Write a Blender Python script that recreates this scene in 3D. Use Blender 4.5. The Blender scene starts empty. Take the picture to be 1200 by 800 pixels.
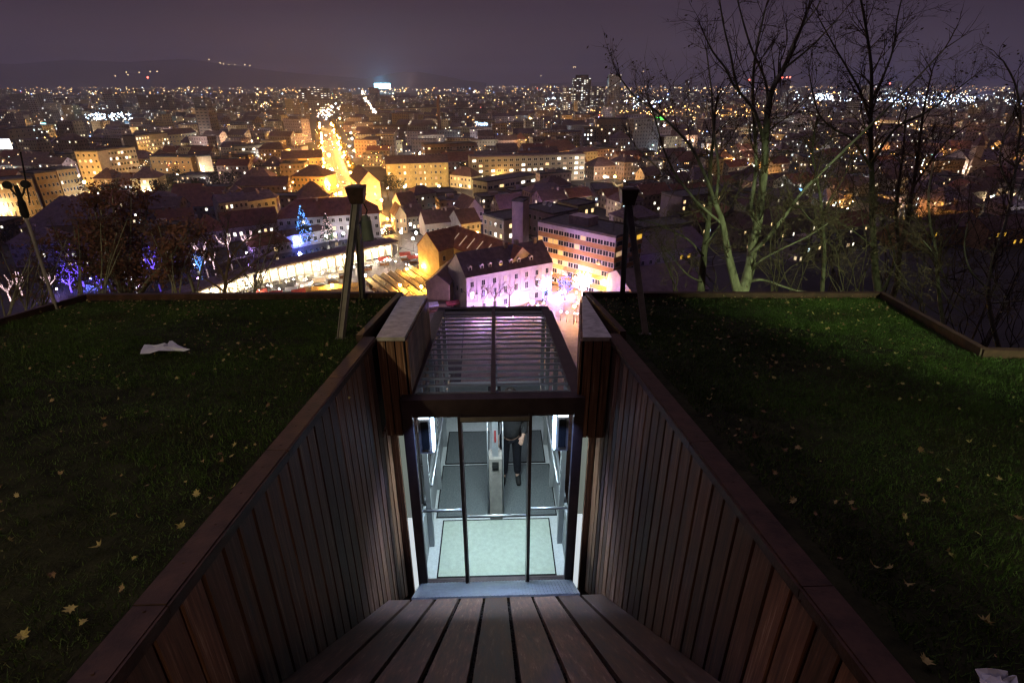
import bpy, math, random
import numpy as np
from mathutils import Vector, Matrix, Quaternion
SC = bpy.context.scene
COL = SC.collection
RNG = random.Random(11)
NR = np.random.default_rng(7)
R = math.radians

# ------------------------------------------------------------------ camera
CZ = 68.0
PITCH, YAW, FPX = R(25.3), R(1.86), 640.0
cam = bpy.data.cameras.new('camera')
cam.sensor_width = 36.0
cam.lens = FPX / 1200 * 36
cam.clip_start = 0.05
cam.clip_end = 60000
camo = bpy.data.objects.new('camera', cam)
COL.objects.link(camo)
camo.location = (0, 0, CZ)
camo.rotation_euler = (R(90) - PITCH, 0, -YAW)
SC.camera = camo
CM = camo.rotation_euler.to_matrix()

# ------------------------------------------------------------------ night sky, faint sky light, exposure
W = bpy.data.worlds.new('World')
SC.world = W
W.use_nodes = True
nt = W.node_tree
for n in list(nt.nodes):
    nt.nodes.remove(n)
def wn(t, **k):
    n = nt.nodes.new(t)
    for a, b in k.items():
        setattr(n, a, b)
    return n
tc = wn('ShaderNodeTexCoord'); sep = wn('ShaderNodeSeparateXYZ')
nt.links.new(tc.outputs['Generated'], sep.inputs[0])
ramp = wn('ShaderNodeValToRGB')
cr = ramp.color_ramp
cr.elements[0].position = 0.0; cr.elements[0].color = (0.056, 0.040, 0.060, 1)
cr.elements[1].position = 1.0; cr.elements[1].color = (0.007, 0.0035, 0.008, 1)
for p_, c_ in ((0.03, (0.050, 0.036, 0.055, 1)), (0.09, (0.026, 0.017, 0.032, 1)), (0.17, (0.013, 0.007, 0.017, 1)), (0.30, (0.010, 0.005, 0.013, 1))):
    e = cr.elements.new(p_); e.color = c_
nt.links.new(sep.outputs['Z'], ramp.inputs[0])
ns = wn('ShaderNodeTexNoise'); ns.inputs['Scale'].default_value = 2.2; ns.inputs['Detail'].default_value = 4
mp = wn('ShaderNodeMapping'); mp.inputs['Scale'].default_value = (1, 1, 5)
nt.links.new(tc.outputs['Generated'], mp.inputs[0]); nt.links.new(mp.outputs[0], ns.inputs['Vector'])
mr = wn('ShaderNodeMapRange'); mr.inputs['From Min'].default_value = 0.3; mr.inputs['From Max'].default_value = 0.7
mr.inputs['To Min'].default_value = 0.8; mr.inputs['To Max'].default_value = 1.2
nt.links.new(ns.outputs['Fac'], mr.inputs['Value'])
mul = wn('ShaderNodeMixRGB', blend_type='MULTIPLY'); mul.inputs[0].default_value = 1
nt.links.new(ramp.outputs[0], mul.inputs[1]); nt.links.new(mr.outputs[0], mul.inputs[2])
bg = wn('ShaderNodeBackground'); bg.inputs['Strength'].default_value = 1.0
nt.links.new(mul.outputs[0], bg.inputs['Color'])
out = wn('ShaderNodeOutputWorld')
# a trace of real twilight air far below the horizon
sky = wn('ShaderNodeTexSky', sky_type='NISHITA'); sky.sun_disc = False
sky.sun_elevation = R(-6.5); sky.sun_rotation = R(-30)
bg2 = wn('ShaderNodeBackground'); bg2.inputs['Strength'].default_value = 0.05
nt.links.new(sky.outputs[0], bg2.inputs['Color'])
add = wn('ShaderNodeAddShader')
nt.links.new(bg.outputs[0], add.inputs[0]); nt.links.new(bg2.outputs[0], add.inputs[1])
nt.links.new(add.outputs[0], out.inputs['Surface'])

sun = bpy.data.lights.new('cloud_glow', 'SUN')
sun.energy = 0.42; sun.angle = R(40); sun.color = (0.84, 0.68, 1.0)
so = bpy.data.objects.new('cloud_glow', sun); COL.objects.link(so)
so.rotation_euler = Vector((0.25, -0.35, -1.0)).to_track_quat('-Z', 'Y').to_euler()

SC.view_settings.view_transform = 'Standard'
SC.view_settings.look = 'None'
SC.view_settings.exposure = 0.25
SC.view_settings.gamma = 1.0
SC.render.engine = 'CYCLES'
cy = SC.cycles
cy.use_denoising = True
try:
    cy.denoiser = 'OPENIMAGEDENOISE'
    cy.denoising_input_passes = 'RGB_ALBEDO_NORMAL'
    cy.denoising_prefilter = 'ACCURATE'
except Exception:
    pass
cy.max_bounces = 5; cy.diffuse_bounces = 2; cy.glossy_bounces = 3; cy.transmission_bounces = 4
cy.transparent_max_bounces = 12
cy.sample_clamp_indirect = 1.5; cy.sample_clamp_direct = 0
cy.use_light_tree = True
cy.caustics_reflective = False; cy.caustics_refractive = False
cy.filter_width = 1.35

# ------------------------------------------------------------------ pixel -> world (photo is 1200 x 800)
def ray(px, py):
    d = Vector(((px - 600) / FPX, -(py - 400) / FPX, -1.0))
    return CM @ d
def U(px, py, z=0.0):               # where the line of sight meets the level z
    d = ray(px, py)
    t = (z - CZ) / d.z
    return Vector((d.x * t, d.y * t, z))
def PD(px, py, y):                  # the point on the line of sight at forward distance y
    d = ray(px, py)
    t = y / d.y
    return Vector((d.x * t, y, CZ + d.z * t))
def PLN(px, py, z0, s):             # meets the plane z = CZ + z0 - s*y
    d = ray(px, py)
    t = z0 / (d.z + s * d.y)
    return Vector((d.x * t, d.y * t, CZ + d.z * t))

# ------------------------------------------------------------------ mesh building
class MB:
    def __init__(s):
        s.v = []; s.f = []; s.m = []; s.uv = None
    def quad(s, a, b, c, d, m=0):
        i = len(s.v); s.v += [tuple(a), tuple(b), tuple(c), tuple(d)]; s.f.append((i, i+1, i+2, i+3)); s.m.append(m)
    def poly(s, pts, m=0):
        i = len(s.v); s.v += [tuple(p) for p in pts]; s.f.append(tuple(range(i, i+len(pts)))); s.m.append(m)
    def box(s, x0, x1, y0, y1, z0, z1, m=0):
        i = len(s.v)
        s.v += [(x0,y0,z0),(x1,y0,z0),(x1,y1,z0),(x0,y1,z0),(x0,y0,z1),(x1,y0,z1),(x1,y1,z1),(x0,y1,z1)]
        for f in ((0,3,2,1),(4,5,6,7),(0,1,5,4),(1,2,6,5),(2,3,7,6),(3,0,4,7)):
            s.f.append(tuple(i+k for k in f)); s.m.append(m)
    def obox(s, c, ax, ay, az, m=0):   # oriented box, half-axis vectors
        c = Vector(c); i = len(s.v)
        for sx, sy, sz in ((-1,-1,-1),(1,-1,-1),(1,1,-1),(-1,1,-1),(-1,-1,1),(1,-1,1),(1,1,1),(-1,1,1)):
            s.v.append(tuple(c + ax*sx + ay*sy + az*sz))
        for f in ((0,3,2,1),(4,5,6,7),(0,1,5,4),(1,2,6,5),(2,3,7,6),(3,0,4,7)):
            s.f.append(tuple(i+k for k in f)); s.m.append(m)
    def bar(s, a, b, w, h, up=Vector((0,0,1)), m=0):
        a = Vector(a); b = Vector(b); t = (b-a); L = t.length; t.normalize()
        sx = t.cross(up)
        if sx.length < 1e-4: sx = t.cross(Vector((0,1,0)))
        sx.normalize(); uz = sx.cross(t).normalized()
        s.obox((a+b)/2, t*(L/2), sx*(w/2), uz*(h/2), m)
    def prism(s, pts, z0, z1, m=0):    # pts: list of (x,y) or 3-d tops; z0 bottom level
        n = len(pts); i = len(s.v)
        for p in pts: s.v.append((p[0], p[1], z0))
        for p in pts: s.v.append((p[0], p[1], z1 if len(p) < 3 else p[2]))
        s.f.append(tuple(i+k for k in reversed(range(n)))); s.m.append(m)
        s.f.append(tuple(i+n+k for k in range(n))); s.m.append(m)
        for k in range(n):
            k2 = (k+1) % n
            s.f.append((i+k, i+k2, i+n+k2, i+n+k)); s.m.append(m)
    def tube(s, pts, rad, n=6, cap=True, m=0):
        pts = [Vector(p) for p in pts]
        if not hasattr(rad, '__len__'): rad = [rad]*len(pts)
        base = len(s.v); prev = None
        for k, p in enumerate(pts):
            t = (pts[min(k+1, len(pts)-1)] - pts[max(k-1, 0)])
            if t.length < 1e-9: t = Vector((0,0,1))
            t.normalize()
            if prev is None:
                u = t.orthogonal().normalized()
            else:
                u = prev - t*prev.dot(t)
                if u.length < 1e-6: u = t.orthogonal()
                u.normalize()
            prev = u; w = t.cross(u)
            for j in range(n):
                a = 2*math.pi*j/n
                s.v.append(tuple(p + (u*math.cos(a) + w*math.sin(a))*rad[k]))
        for k in range(len(pts)-1):
            for j in range(n):
                a = base+k*n+j; b = base+k*n+(j+1) % n
                s.f.append((a, b, b+n, a+n)); s.m.append(m)
        if cap:
            s.f.append(tuple(base+j for j in reversed(range(n)))); s.m.append(m)
            e = base+(len(pts)-1)*n
            s.f.append(tuple(e+j for j in range(n))); s.m.append(m)
    def octa(s, c, r, m=0):
        i = len(s.v); x, y, z = c
        s.v += [(x+r,y,z),(x-r,y,z),(x,y+r,z),(x,y-r,z),(x,y,z+r),(x,y,z-r)]
        for f in ((0,2,4),(2,1,4),(1,3,4),(3,0,4),(2,0,5),(1,2,5),(3,1,5),(0,3,5)):
            s.f.append(tuple(i+k for k in f)); s.m.append(m)
    def ball(s, c, r, nu=8, nv=6, m=0, sz=1.0):
        pts = []; rr = []
        for k in range(nv+1):
            a = -math.pi/2 + math.pi*k/nv
            pts.append((c[0], c[1], c[2]+r*sz*math.sin(a))); rr.append(max(r*math.cos(a), r*0.02))
        s.tube(pts, rr, nu, True, m)
    def mesh(s, name, mats, smooth=False):
        me = bpy.data.meshes.new(name)
        me.from_pydata(s.v, [], s.f)
        if not isinstance(mats, (list, tuple)): mats = [mats]
        for q in mats: me.materials.append(q)
        if len(mats) > 1: me.polygons.foreach_set('material_index', s.m)
        if smooth: me.polygons.foreach_set('use_smooth', [True]*len(s.f))
        me.update()
        return me
    def build(s, name, mats, parent=None, smooth=False, loc=None):
        o = bpy.data.objects.new(name, s.mesh(name, mats, smooth)); COL.objects.link(o)
        if parent is not None: o.parent = parent
        if loc is not None: o.location = loc
        return o
def tag(o, label=None, cat=None, group=None, kind=None):
    if label: o['label'] = label
    if cat: o['category'] = cat
    if group: o['group'] = group
    if kind: o['kind'] = kind
    return o
def empty(name, label, cat, loc=(0,0,0), rz=0.0, group=None):
    o = bpy.data.objects.new(name, None); COL.objects.link(o)
    o.location = loc; o.rotation_euler = (0, 0, rz); o.empty_display_size = 0.2
    return tag(o, label, cat, group)
def link(me, name, parent=None, loc=None, rot=None, scale=None):
    o = bpy.data.objects.new(name, me); COL.objects.link(o)
    if parent is not None: o.parent = parent
    if loc is not None: o.location = loc
    if rot is not None: o.rotation_euler = rot
    if scale is not None: o.scale = scale
    return o
def np_mesh(name, co, nper, mt, smooth=False):   # faces of nper separate vertices each
    co = np.asarray(co, dtype=np.float32).reshape(-1, 3); nv = len(co); nf = nv//nper
    me = bpy.data.meshes.new(name)
    me.vertices.add(nv); me.vertices.foreach_set('co', co.ravel())
    me.loops.add(nv); me.loops.foreach_set('vertex_index', np.arange(nv, dtype=np.int32))
    me.polygons.add(nf)
    me.polygons.foreach_set('loop_start', np.arange(0, nv, nper, dtype=np.int32))
    me.polygons.foreach_set('loop_total', np.full(nf, nper, dtype=np.int32))
    me.materials.append(mt); me.update(); me.validate()
    return me

# ------------------------------------------------------------------ materials
_mc = {}
def mat(name, base, rough=0.8, spec=0.25, metal=0.0, ns=3.0, amt=0.35, bump=0.0, bs=20.0, stretch=(1,1,1), dark=None, coords='Object'):
    if name in _mc: return _mc[name]
    m = bpy.data.materials.new(name); m.use_nodes = True
    t = m.node_tree; L = t.links; b = t.nodes['Principled BSDF']
    b.inputs['Roughness'].default_value = rough; b.inputs['Metallic'].default_value = metal
    b.inputs['Specular IOR Level'].default_value = spec
    c = t.nodes.new('ShaderNodeTexCoord'); mp = t.nodes.new('ShaderNodeMapping'); mp.inputs['Scale'].default_value = stretch
    L.new(c.outputs[coords], mp.inputs[0])
    n = t.nodes.new('ShaderNodeTexNoise'); n.inputs['Scale'].default_value = ns; n.inputs['Detail'].default_value = 5; n.inputs['Roughness'].default_value = 0.65
    L.new(mp.outputs[0], n.inputs['Vector'])
    r = t.nodes.new('ShaderNodeValToRGB')
    dk = dark or tuple(x*(1-amt) for x in base)
    lt = tuple(min(1, x*(1+amt*0.6)) for x in base)
    r.color_ramp.elements[0].position = 0.32; r.color_ramp.elements[0].color = (*dk, 1)
    r.color_ramp.elements[1].position = 0.68; r.color_ramp.elements[1].color = (*lt, 1)
    L.new(n.outputs['Fac'], r.inputs[0]); L.new(r.outputs[0], b.inputs['Base Color'])
    if bump:
        n2 = t.nodes.new('ShaderNodeTexNoise'); n2.inputs['Scale'].default_value = bs; n2.inputs['Detail'].default_value = 4
        L.new(mp.outputs[0], n2.inputs['Vector'])
        bp = t.nodes.new('ShaderNodeBump'); bp.inputs['Strength'].default_value = bump; bp.inputs['Distance'].default_value = 0.02
        L.new(n2.outputs['Fac'], bp.inputs['Height']); L.new(bp.outputs[0], b.inputs['Normal'])
    _mc[name] = m
    return m
def emi(name, col, strength, sample=True, base=(0.3,0.3,0.3)):
    if name in _mc: return _mc[name]
    m = bpy.data.materials.new(name); m.use_nodes = True
    b = m.node_tree.nodes['Principled BSDF']
    b.inputs['Base Color'].default_value = (*base, 1)
    b.inputs['Emission Color'].default_value = (*col, 1); b.inputs['Emission Strength'].default_value = strength
    if not sample:
        m.cycles.emission_sampling = 'NONE'
    _mc[name] = m
    return m
def glass(name, tint=(0.92,0.95,0.97), ior=1.45, rough=0.015):
    if name in _mc: return _mc[name]
    m = bpy.data.materials.new(name); m.use_nodes = True
    t = m.node_tree; t.nodes.clear(); L = t.links
    o = t.nodes.new('ShaderNodeOutputMaterial'); mx = t.nodes.new('ShaderNodeMixShader')
    fr = t.nodes.new('ShaderNodeFresnel'); fr.inputs['IOR'].default_value = ior
    tr = t.nodes.new('ShaderNodeBsdfTransparent'); tr.inputs[0].default_value = (*tint, 1)
    gl = t.nodes.new('ShaderNodeBsdfGlossy'); gl.inputs['Roughness'].default_value = rough
    ge = t.nodes.new('ShaderNodeNewGeometry'); iv = t.nodes.new('ShaderNodeMath'); iv.operation = 'SUBTRACT'; iv.inputs[0].default_value = 1
    ml = t.nodes.new('ShaderNodeMath'); ml.operation = 'MULTIPLY'
    L.new(ge.outputs['Backfacing'], iv.inputs[1]); L.new(iv.outputs[0], ml.inputs[0]); L.new(fr.outputs[0], ml.inputs[1])
    L.new(ml.outputs[0], mx.inputs[0]); L.new(tr.outputs[0], mx.inputs[1]); L.new(gl.outputs[0], mx.inputs[2]); L.new(mx.outputs[0], o.inputs['Surface'])
    _mc[name] = m
    return m
# ================================================================== ground, hill, roads
M_ASPH = mat('asphalt', (0.055,0.05,0.05), 0.7, 0.3, ns=0.15, amt=0.4)
M_CITY = mat('city_ground', (0.045,0.04,0.04), 0.85, 0.2, ns=0.02, amt=0.6)
M_PAVE = mat('paving', (0.26,0.23,0.22), 0.75, 0.3, ns=0.4, amt=0.3)
M_HILL = mat('leaf_litter', (0.07,0.05,0.03), 0.95, 0.1, ns=0.8, amt=0.6, bump=0.6, bs=3)
M_MARK = mat('road_paint', (0.75,0.75,0.72), 0.6, 0.3, ns=2, amt=0.2)
def structure(mb, name, m, smooth=False):
    return tag(mb.build(name, m, smooth=smooth), kind='structure')
g = MB(); S_ = 16000
g.quad((-S_,-2000,0),(S_,-2000,0),(S_,19000,0),(-S_,19000,0))
structure(g, 'ground', M_CITY)

def hillz(x, y):
    r = math.hypot(max(0, abs(x)-55)*0.8, max(0, y-10.5))
    return 60 - 0.62*r
xs = [-170,-140,-115,-95,-75,-60,-50,-40,-32,-26,-21,-17,-14,-11,-8.5,-6.5,-4.5,-2.5,-1,0.5,2,4,6,8,10.5,13,16,20,25,31,39,49,59,75,95,115,140,170]
ys = [-60,-30,-10,-2,2,5,8,10.5,12,14,16,18,21,24,28,32,37,42,48,55,63,72,82,92,101,107,112]
g = MB(); nx = len(xs)
for y in ys:
    for x in xs:
        z = hillz(x, y)
        if y > 11 and z > 0: z += 0.5*math.sin(x*0.7+y*0.31)*math.sin(y*0.53-x*0.21)
        g.v.append((x, y, max(z, -3)))
for j in range(len(ys)-1):
    for i in range(nx-1):
        a = j*nx+i; g.f.append((a, a+1, a+nx+1, a+nx)); g.m.append(0)
structure(g, 'hillside', M_HILL, smooth=True)

# far hills: closed ridges with their own depth
M_FAR = mat('wooded_hill', (0.03,0.03,0.035), 1.0, 0.0, ns=0.002, amt=0.4)
def ridge(prof, dist, depth, name):
    g = MB(); n = len(prof); P = []
    for (px, py) in prof:
        c = PD(px, py, dist)
        for dy, k in ((-depth, 0.0), (-depth*0.5, 0.55), (0, 1.0), (depth*0.7, 0.5), (depth*1.4, 0.0)):
            f = (dist+dy)/dist
            P.append((c.x*f, dist+dy, max(c.z, 5)*k - 3))
    g.v = P
    for i in range(n-1):
        for k in range(4):
            a = i*5+k; g.f.append((a, a+5, a+6, a+1)); g.m.append(0)
    structure(g, name, M_FAR, smooth=True)
ridge([(-260,85),(-160,78),(-60,74),(20,75),(80,70),(150,73),(215,69),(270,76),(330,84),(390,89),(440,93),(480,96)], 11500, 2200, 'hills')
ridge([(395,97),(430,92),(465,85),(490,84),(520,89),(545,94),(570,97)], 9000, 1200, 'hills')
ridge([(620,98),(760,95),(900,97),(1010,96),(1130,97),(1260,94),(1400,92)], 14000, 2500, 'hills')

def strip(pxs, w, name, m, z=0.012, kerb=True):   # a road along ground pixels
    P = [U(*p) for p in pxs]; Lf, Rt = [], []
    for i, p in enumerate(P):
        t = (P[min(i+1, len(P)-1)] - P[max(i-1, 0)]).normalized(); nn = Vector((-t.y, t.x, 0))
        ww = w[i] if hasattr(w, '__len__') else w
        Lf.append(p+nn*ww/2); Rt.append(p-nn*ww/2)
    g = MB()
    for i in range(len(P)-1):
        a, b, c, d = Lf[i].copy(), Rt[i].copy(), Rt[i+1].copy(), Lf[i+1].copy()
        for q in (a, b, c, d): q.z = z
        g.quad(a, b, c, d)
    structure(g, name, m)
    if kerb:
        k = MB()
        for E in (Lf, Rt):
            for i in range(len(E)-1):
                k.bar(E[i]+Vector((0,0,0.06)), E[i+1]+Vector((0,0,0.06)), 0.3, 0.13)
        structure(k, 'kerb', M_PAVE)
        d = MB()
        for i in range(len(P)-1):
            L_ = (P[i+1]-P[i]).length; t = (P[i+1]-P[i]).normalized(); nn = Vector((-t.y, t.x, 0))
            q = 0
            while q < L_-3:
                a = P[i]+t*q; b = P[i]+t*(q+3)
                d.quad(*[Vector((v.x, v.y, z+0.006)) for v in (a+nn*0.12, a-nn*0.12, b-nn*0.12, b+nn*0.12)]); q += 9
        structure(d, 'road_markings', M_MARK)
    return P
M_ASPW = mat('lit_asphalt', (0.15,0.13,0.12), 0.55, 0.4, ns=0.15, amt=0.35)  # brighter copy of the asphalt; the street's glow is put into its colour
STREET = strip([(560,312),(505,290),(466,278),(440,262),(416,244),(405,228),(397,212),(391,192),(387,170),(383,152),(379,140),(372,128),(366,120)], 19, 'road', M_ASPW)
strip([(440,262),(425,258),(395,285),(340,292),(280,304),(200,332),(120,356)], 7, 'path', M_PAVE, z=0.02, kerb=False)
strip([(447,262),(490,263),(540,258),(560,262),(585,285)], 9, 'road', M_ASPH, z=0.018, kerb=False)
strip([(-80,290),(-10,262),(60,250),(110,228),(165,205),(215,190),(262,176)], 15, 'road', M_ASPH, z=0.012)
strip([(760,318),(860,302),(960,295),(1080,288),(1260,270)], 10, 'road', M_ASPH, z=0.012)
strip([(860,200),(940,185),(1040,180),(1200,172)], 14, 'road', M_ASPH, z=0.012, kerb=False)
# squares: market square, square below the palace, river
def sheet(pxs, name, m, z):
    g = MB(); g.poly([Vector((*U(*p).xy, z)) for p in pxs]); structure(g, name, m)
sheet([(330,372),(352,318),(470,300),(520,318),(545,362),(540,420),(400,440)], 'market_square', M_PAVE, 0.03)
sheet([(545,364),(560,356),(650,334),(700,345),(770,352),(790,420),(700,470),(540,450)], 'square', mat('warm_paving', (0.36,0.27,0.22), 0.7, 0.3, ns=0.5, amt=0.3), 0.035)
sheet([(462,300),(478,284),(560,300),(512,325)], 'pavement', M_PAVE, 0.028)
M_WATER = mat('river_water', (0.012,0.014,0.016), 0.08, 0.6, ns=0.3, amt=0.3, bump=0.4, bs=1.2)
sheet([(470,272),(445,266),(400,278),(330,292),(250,310),(150,338),(20,380),(-60,420),(40,420),(210,348),(330,305),(440,279)], 'river', M_WATER, 0.024)

# ================================================================== foreground: funicular station (units of 0.8 m)
S = 0.8
def F(x, h, z): return Vector(((x-0.05)*S, h*S, CZ+z*S))
TOPS, TOPZ = 0.165, -2.03            # the sloping plane shared by lawns and wall tops
def topz(h): return TOPZ - TOPS*h
DKS, DKZ = 0.934, -1.58              # deck slope
def dkz(h): return DKZ - DKS*h

def wood(name, base, dark, rough=0.42, stretch=(6,6,0.6), worn=(0.2,0.19,0.2)):
    m = bpy.data.materials.new(name); m.use_nodes = True
    t = m.node_tree; L = t.links; b = t.nodes['Principled BSDF']
    c = t.nodes.new('ShaderNodeTexCoord'); mp = t.nodes.new('ShaderNodeMapping'); mp.inputs['Scale'].default_value = stretch
    n = t.nodes.new('ShaderNodeTexNoise'); n.inputs['Scale'].default_value = 3.5; n.inputs['Detail'].default_value = 7; n.inputs['Roughness'].default_value = 0.75
    L.new(mp.outputs[0], n.inputs['Vector'])
    r = t.nodes.new('ShaderNodeValToRGB'); e = r.color_ramp.elements
    e[0].position = 0.36; e[0].color = (*dark, 1); e[1].position = 0.56; e[1].color = (*base, 1)
    x = r.color_ramp.elements.new(0.66); x.color = (*worn, 1)
    L.new(n.outputs['Fac'], r.inputs[0])
    # board to board tone
    ge = t.nodes.new('ShaderNodeNewGeometry')
    mr = t.nodes.new('ShaderNodeMapRange'); mr.inputs['To Min'].default_value = 0.5; mr.inputs['To Max'].default_value = 1.55
    L.new(ge.outputs['Random Per Island'], mr.inputs['Value'])
    av = t.nodes.new('ShaderNodeVectorMath'); av.operation = 'MULTIPLY_ADD'; av.inputs[1].default_value = (9,9,9)
    L.new(ge.outputs['Random Per Island'], av.inputs[0]); L.new(c.outputs['Object'], av.inputs[2]); L.new(av.outputs[0], mp.inputs[0])
    mx = t.nodes.new('ShaderNodeMixRGB'); mx.blend_type = 'MULTIPLY'; mx.inputs[0].default_value = 1
    L.new(r.outputs[0], mx.inputs[1]); L.new(mr.outputs[0], mx.inputs[2]); L.new(mx.outputs[0], b.inputs['Base Color'])
    rr = t.nodes.new('ShaderNodeMapRange'); rr.inputs['To Min'].default_value = rough-0.14; rr.inputs['To Max'].default_value = rough+0.3
    L.new(n.outputs['Fac'], rr.inputs['Value']); L.new(rr.outputs[0], b.inputs['Roughness'])
    bp = t.nodes.new('ShaderNodeBump'); bp.inputs['Strength'].default_value = 0.35; bp.inputs['Distance'].default_value = 0.006
    L.new(n.outputs['Fac'], bp.inputs['Height']); L.new(bp.outputs[0], b.inputs['Normal'])
    return m
M_CLAD = wood('stained_cladding', (0.185,0.088,0.050), (0.055,0.025,0.015), rough=0.6, stretch=(11,11,0.35), worn=(0.32,0.21,0.15))
M_DECK = wood('deck_boards', (0.125,0.064,0.040), (0.040,0.020,0.013), rough=0.5, stretch=(8,0.8,0.8), worn=(0.22,0.15,0.11))
M_BACK = mat('shadow_gap_felt', (0.012,0.010,0.010), 0.95, 0.1, ns=3)
M_RUST = mat('weathered_steel', (0.055,0.026,0.017), 0.6, 0.35, ns=9, amt=0.5, bump=0.15, bs=60)
M_DSTEEL = mat('dark_brown_steel', (0.055,0.036,0.037), 0.42, 0.4, ns=6, amt=0.35)
M_ZINC = mat('zinc_sheet', (0.52,0.49,0.46), 0.55, 0.4, metal=0.1, ns=9, amt=0.25, dark=(0.30,0.27,0.25))
M_GALV = mat('painted_grey_steel', (0.22,0.195,0.175), 0.5, 0.4, ns=8, amt=0.3)
M_ALU = mat('brushed_aluminium', (0.42,0.43,0.45), 0.35, 0.5, metal=0.6, ns=10, amt=0.15)
M_GRIT = mat('gritty_gap', (0.03,0.026,0.024), 0.95, 0.1, ns=60, amt=0.8, bump=0.8, bs=160)

# terrace under the camera, deck
g = MB(); g.box(-1.6*S, 1.6*S, -4, -0.02, 60, CZ+DKZ*S); structure(g, 'terrace', M_PAVE)
dk = MB(); n = 9; hw = 1.63; pitch = 2*hw/n
up = Vector((0, DKS, 1)).normalized(); ax = Vector((0, 1, -DKS)).normalized()
for i in range(n):
    x0 = -hw+pitch*i+0.022; x1 = -hw+pitch*(i+1)-0.022
    a = F((x0+x1)/2, 0.02, dkz(0.02)); b = F((x0+x1)/2, 5.80+RNG.uniform(-0.02,0.02), dkz(5.80))
    dk.obox((a+b)/2 - up*0.02, Vector(((x1-x0)/2*S,0,0)), ax*((b-a).length/2), up*0.02, 0)
a = F(0, 0.02, dkz(0.02)); b = F(0, 5.76, dkz(5.76))
dk.obox((a+b)/2 - up*0.075, Vector((hw*S,0,0)), ax*((b-a).length/2), up*0.03, 1)
pb = MB()
for i in range(1, n):      # grit and nuts lying in the gaps
    for k in range(140):
        h = RNG.uniform(1.2, 5.7); r = RNG.uniform(0.005, 0.013)
        c = F(-hw+pitch*i+RNG.uniform(-0.015,0.015), h, dkz(h)) - up*0.036
        dk.octa(c, r, 1)
dko = dk.build('wooden_deck', [M_DECK, M_GRIT])
tag(dko, 'steep dark brown plank deck running down to the lit glass cabin', 'deck')

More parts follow.
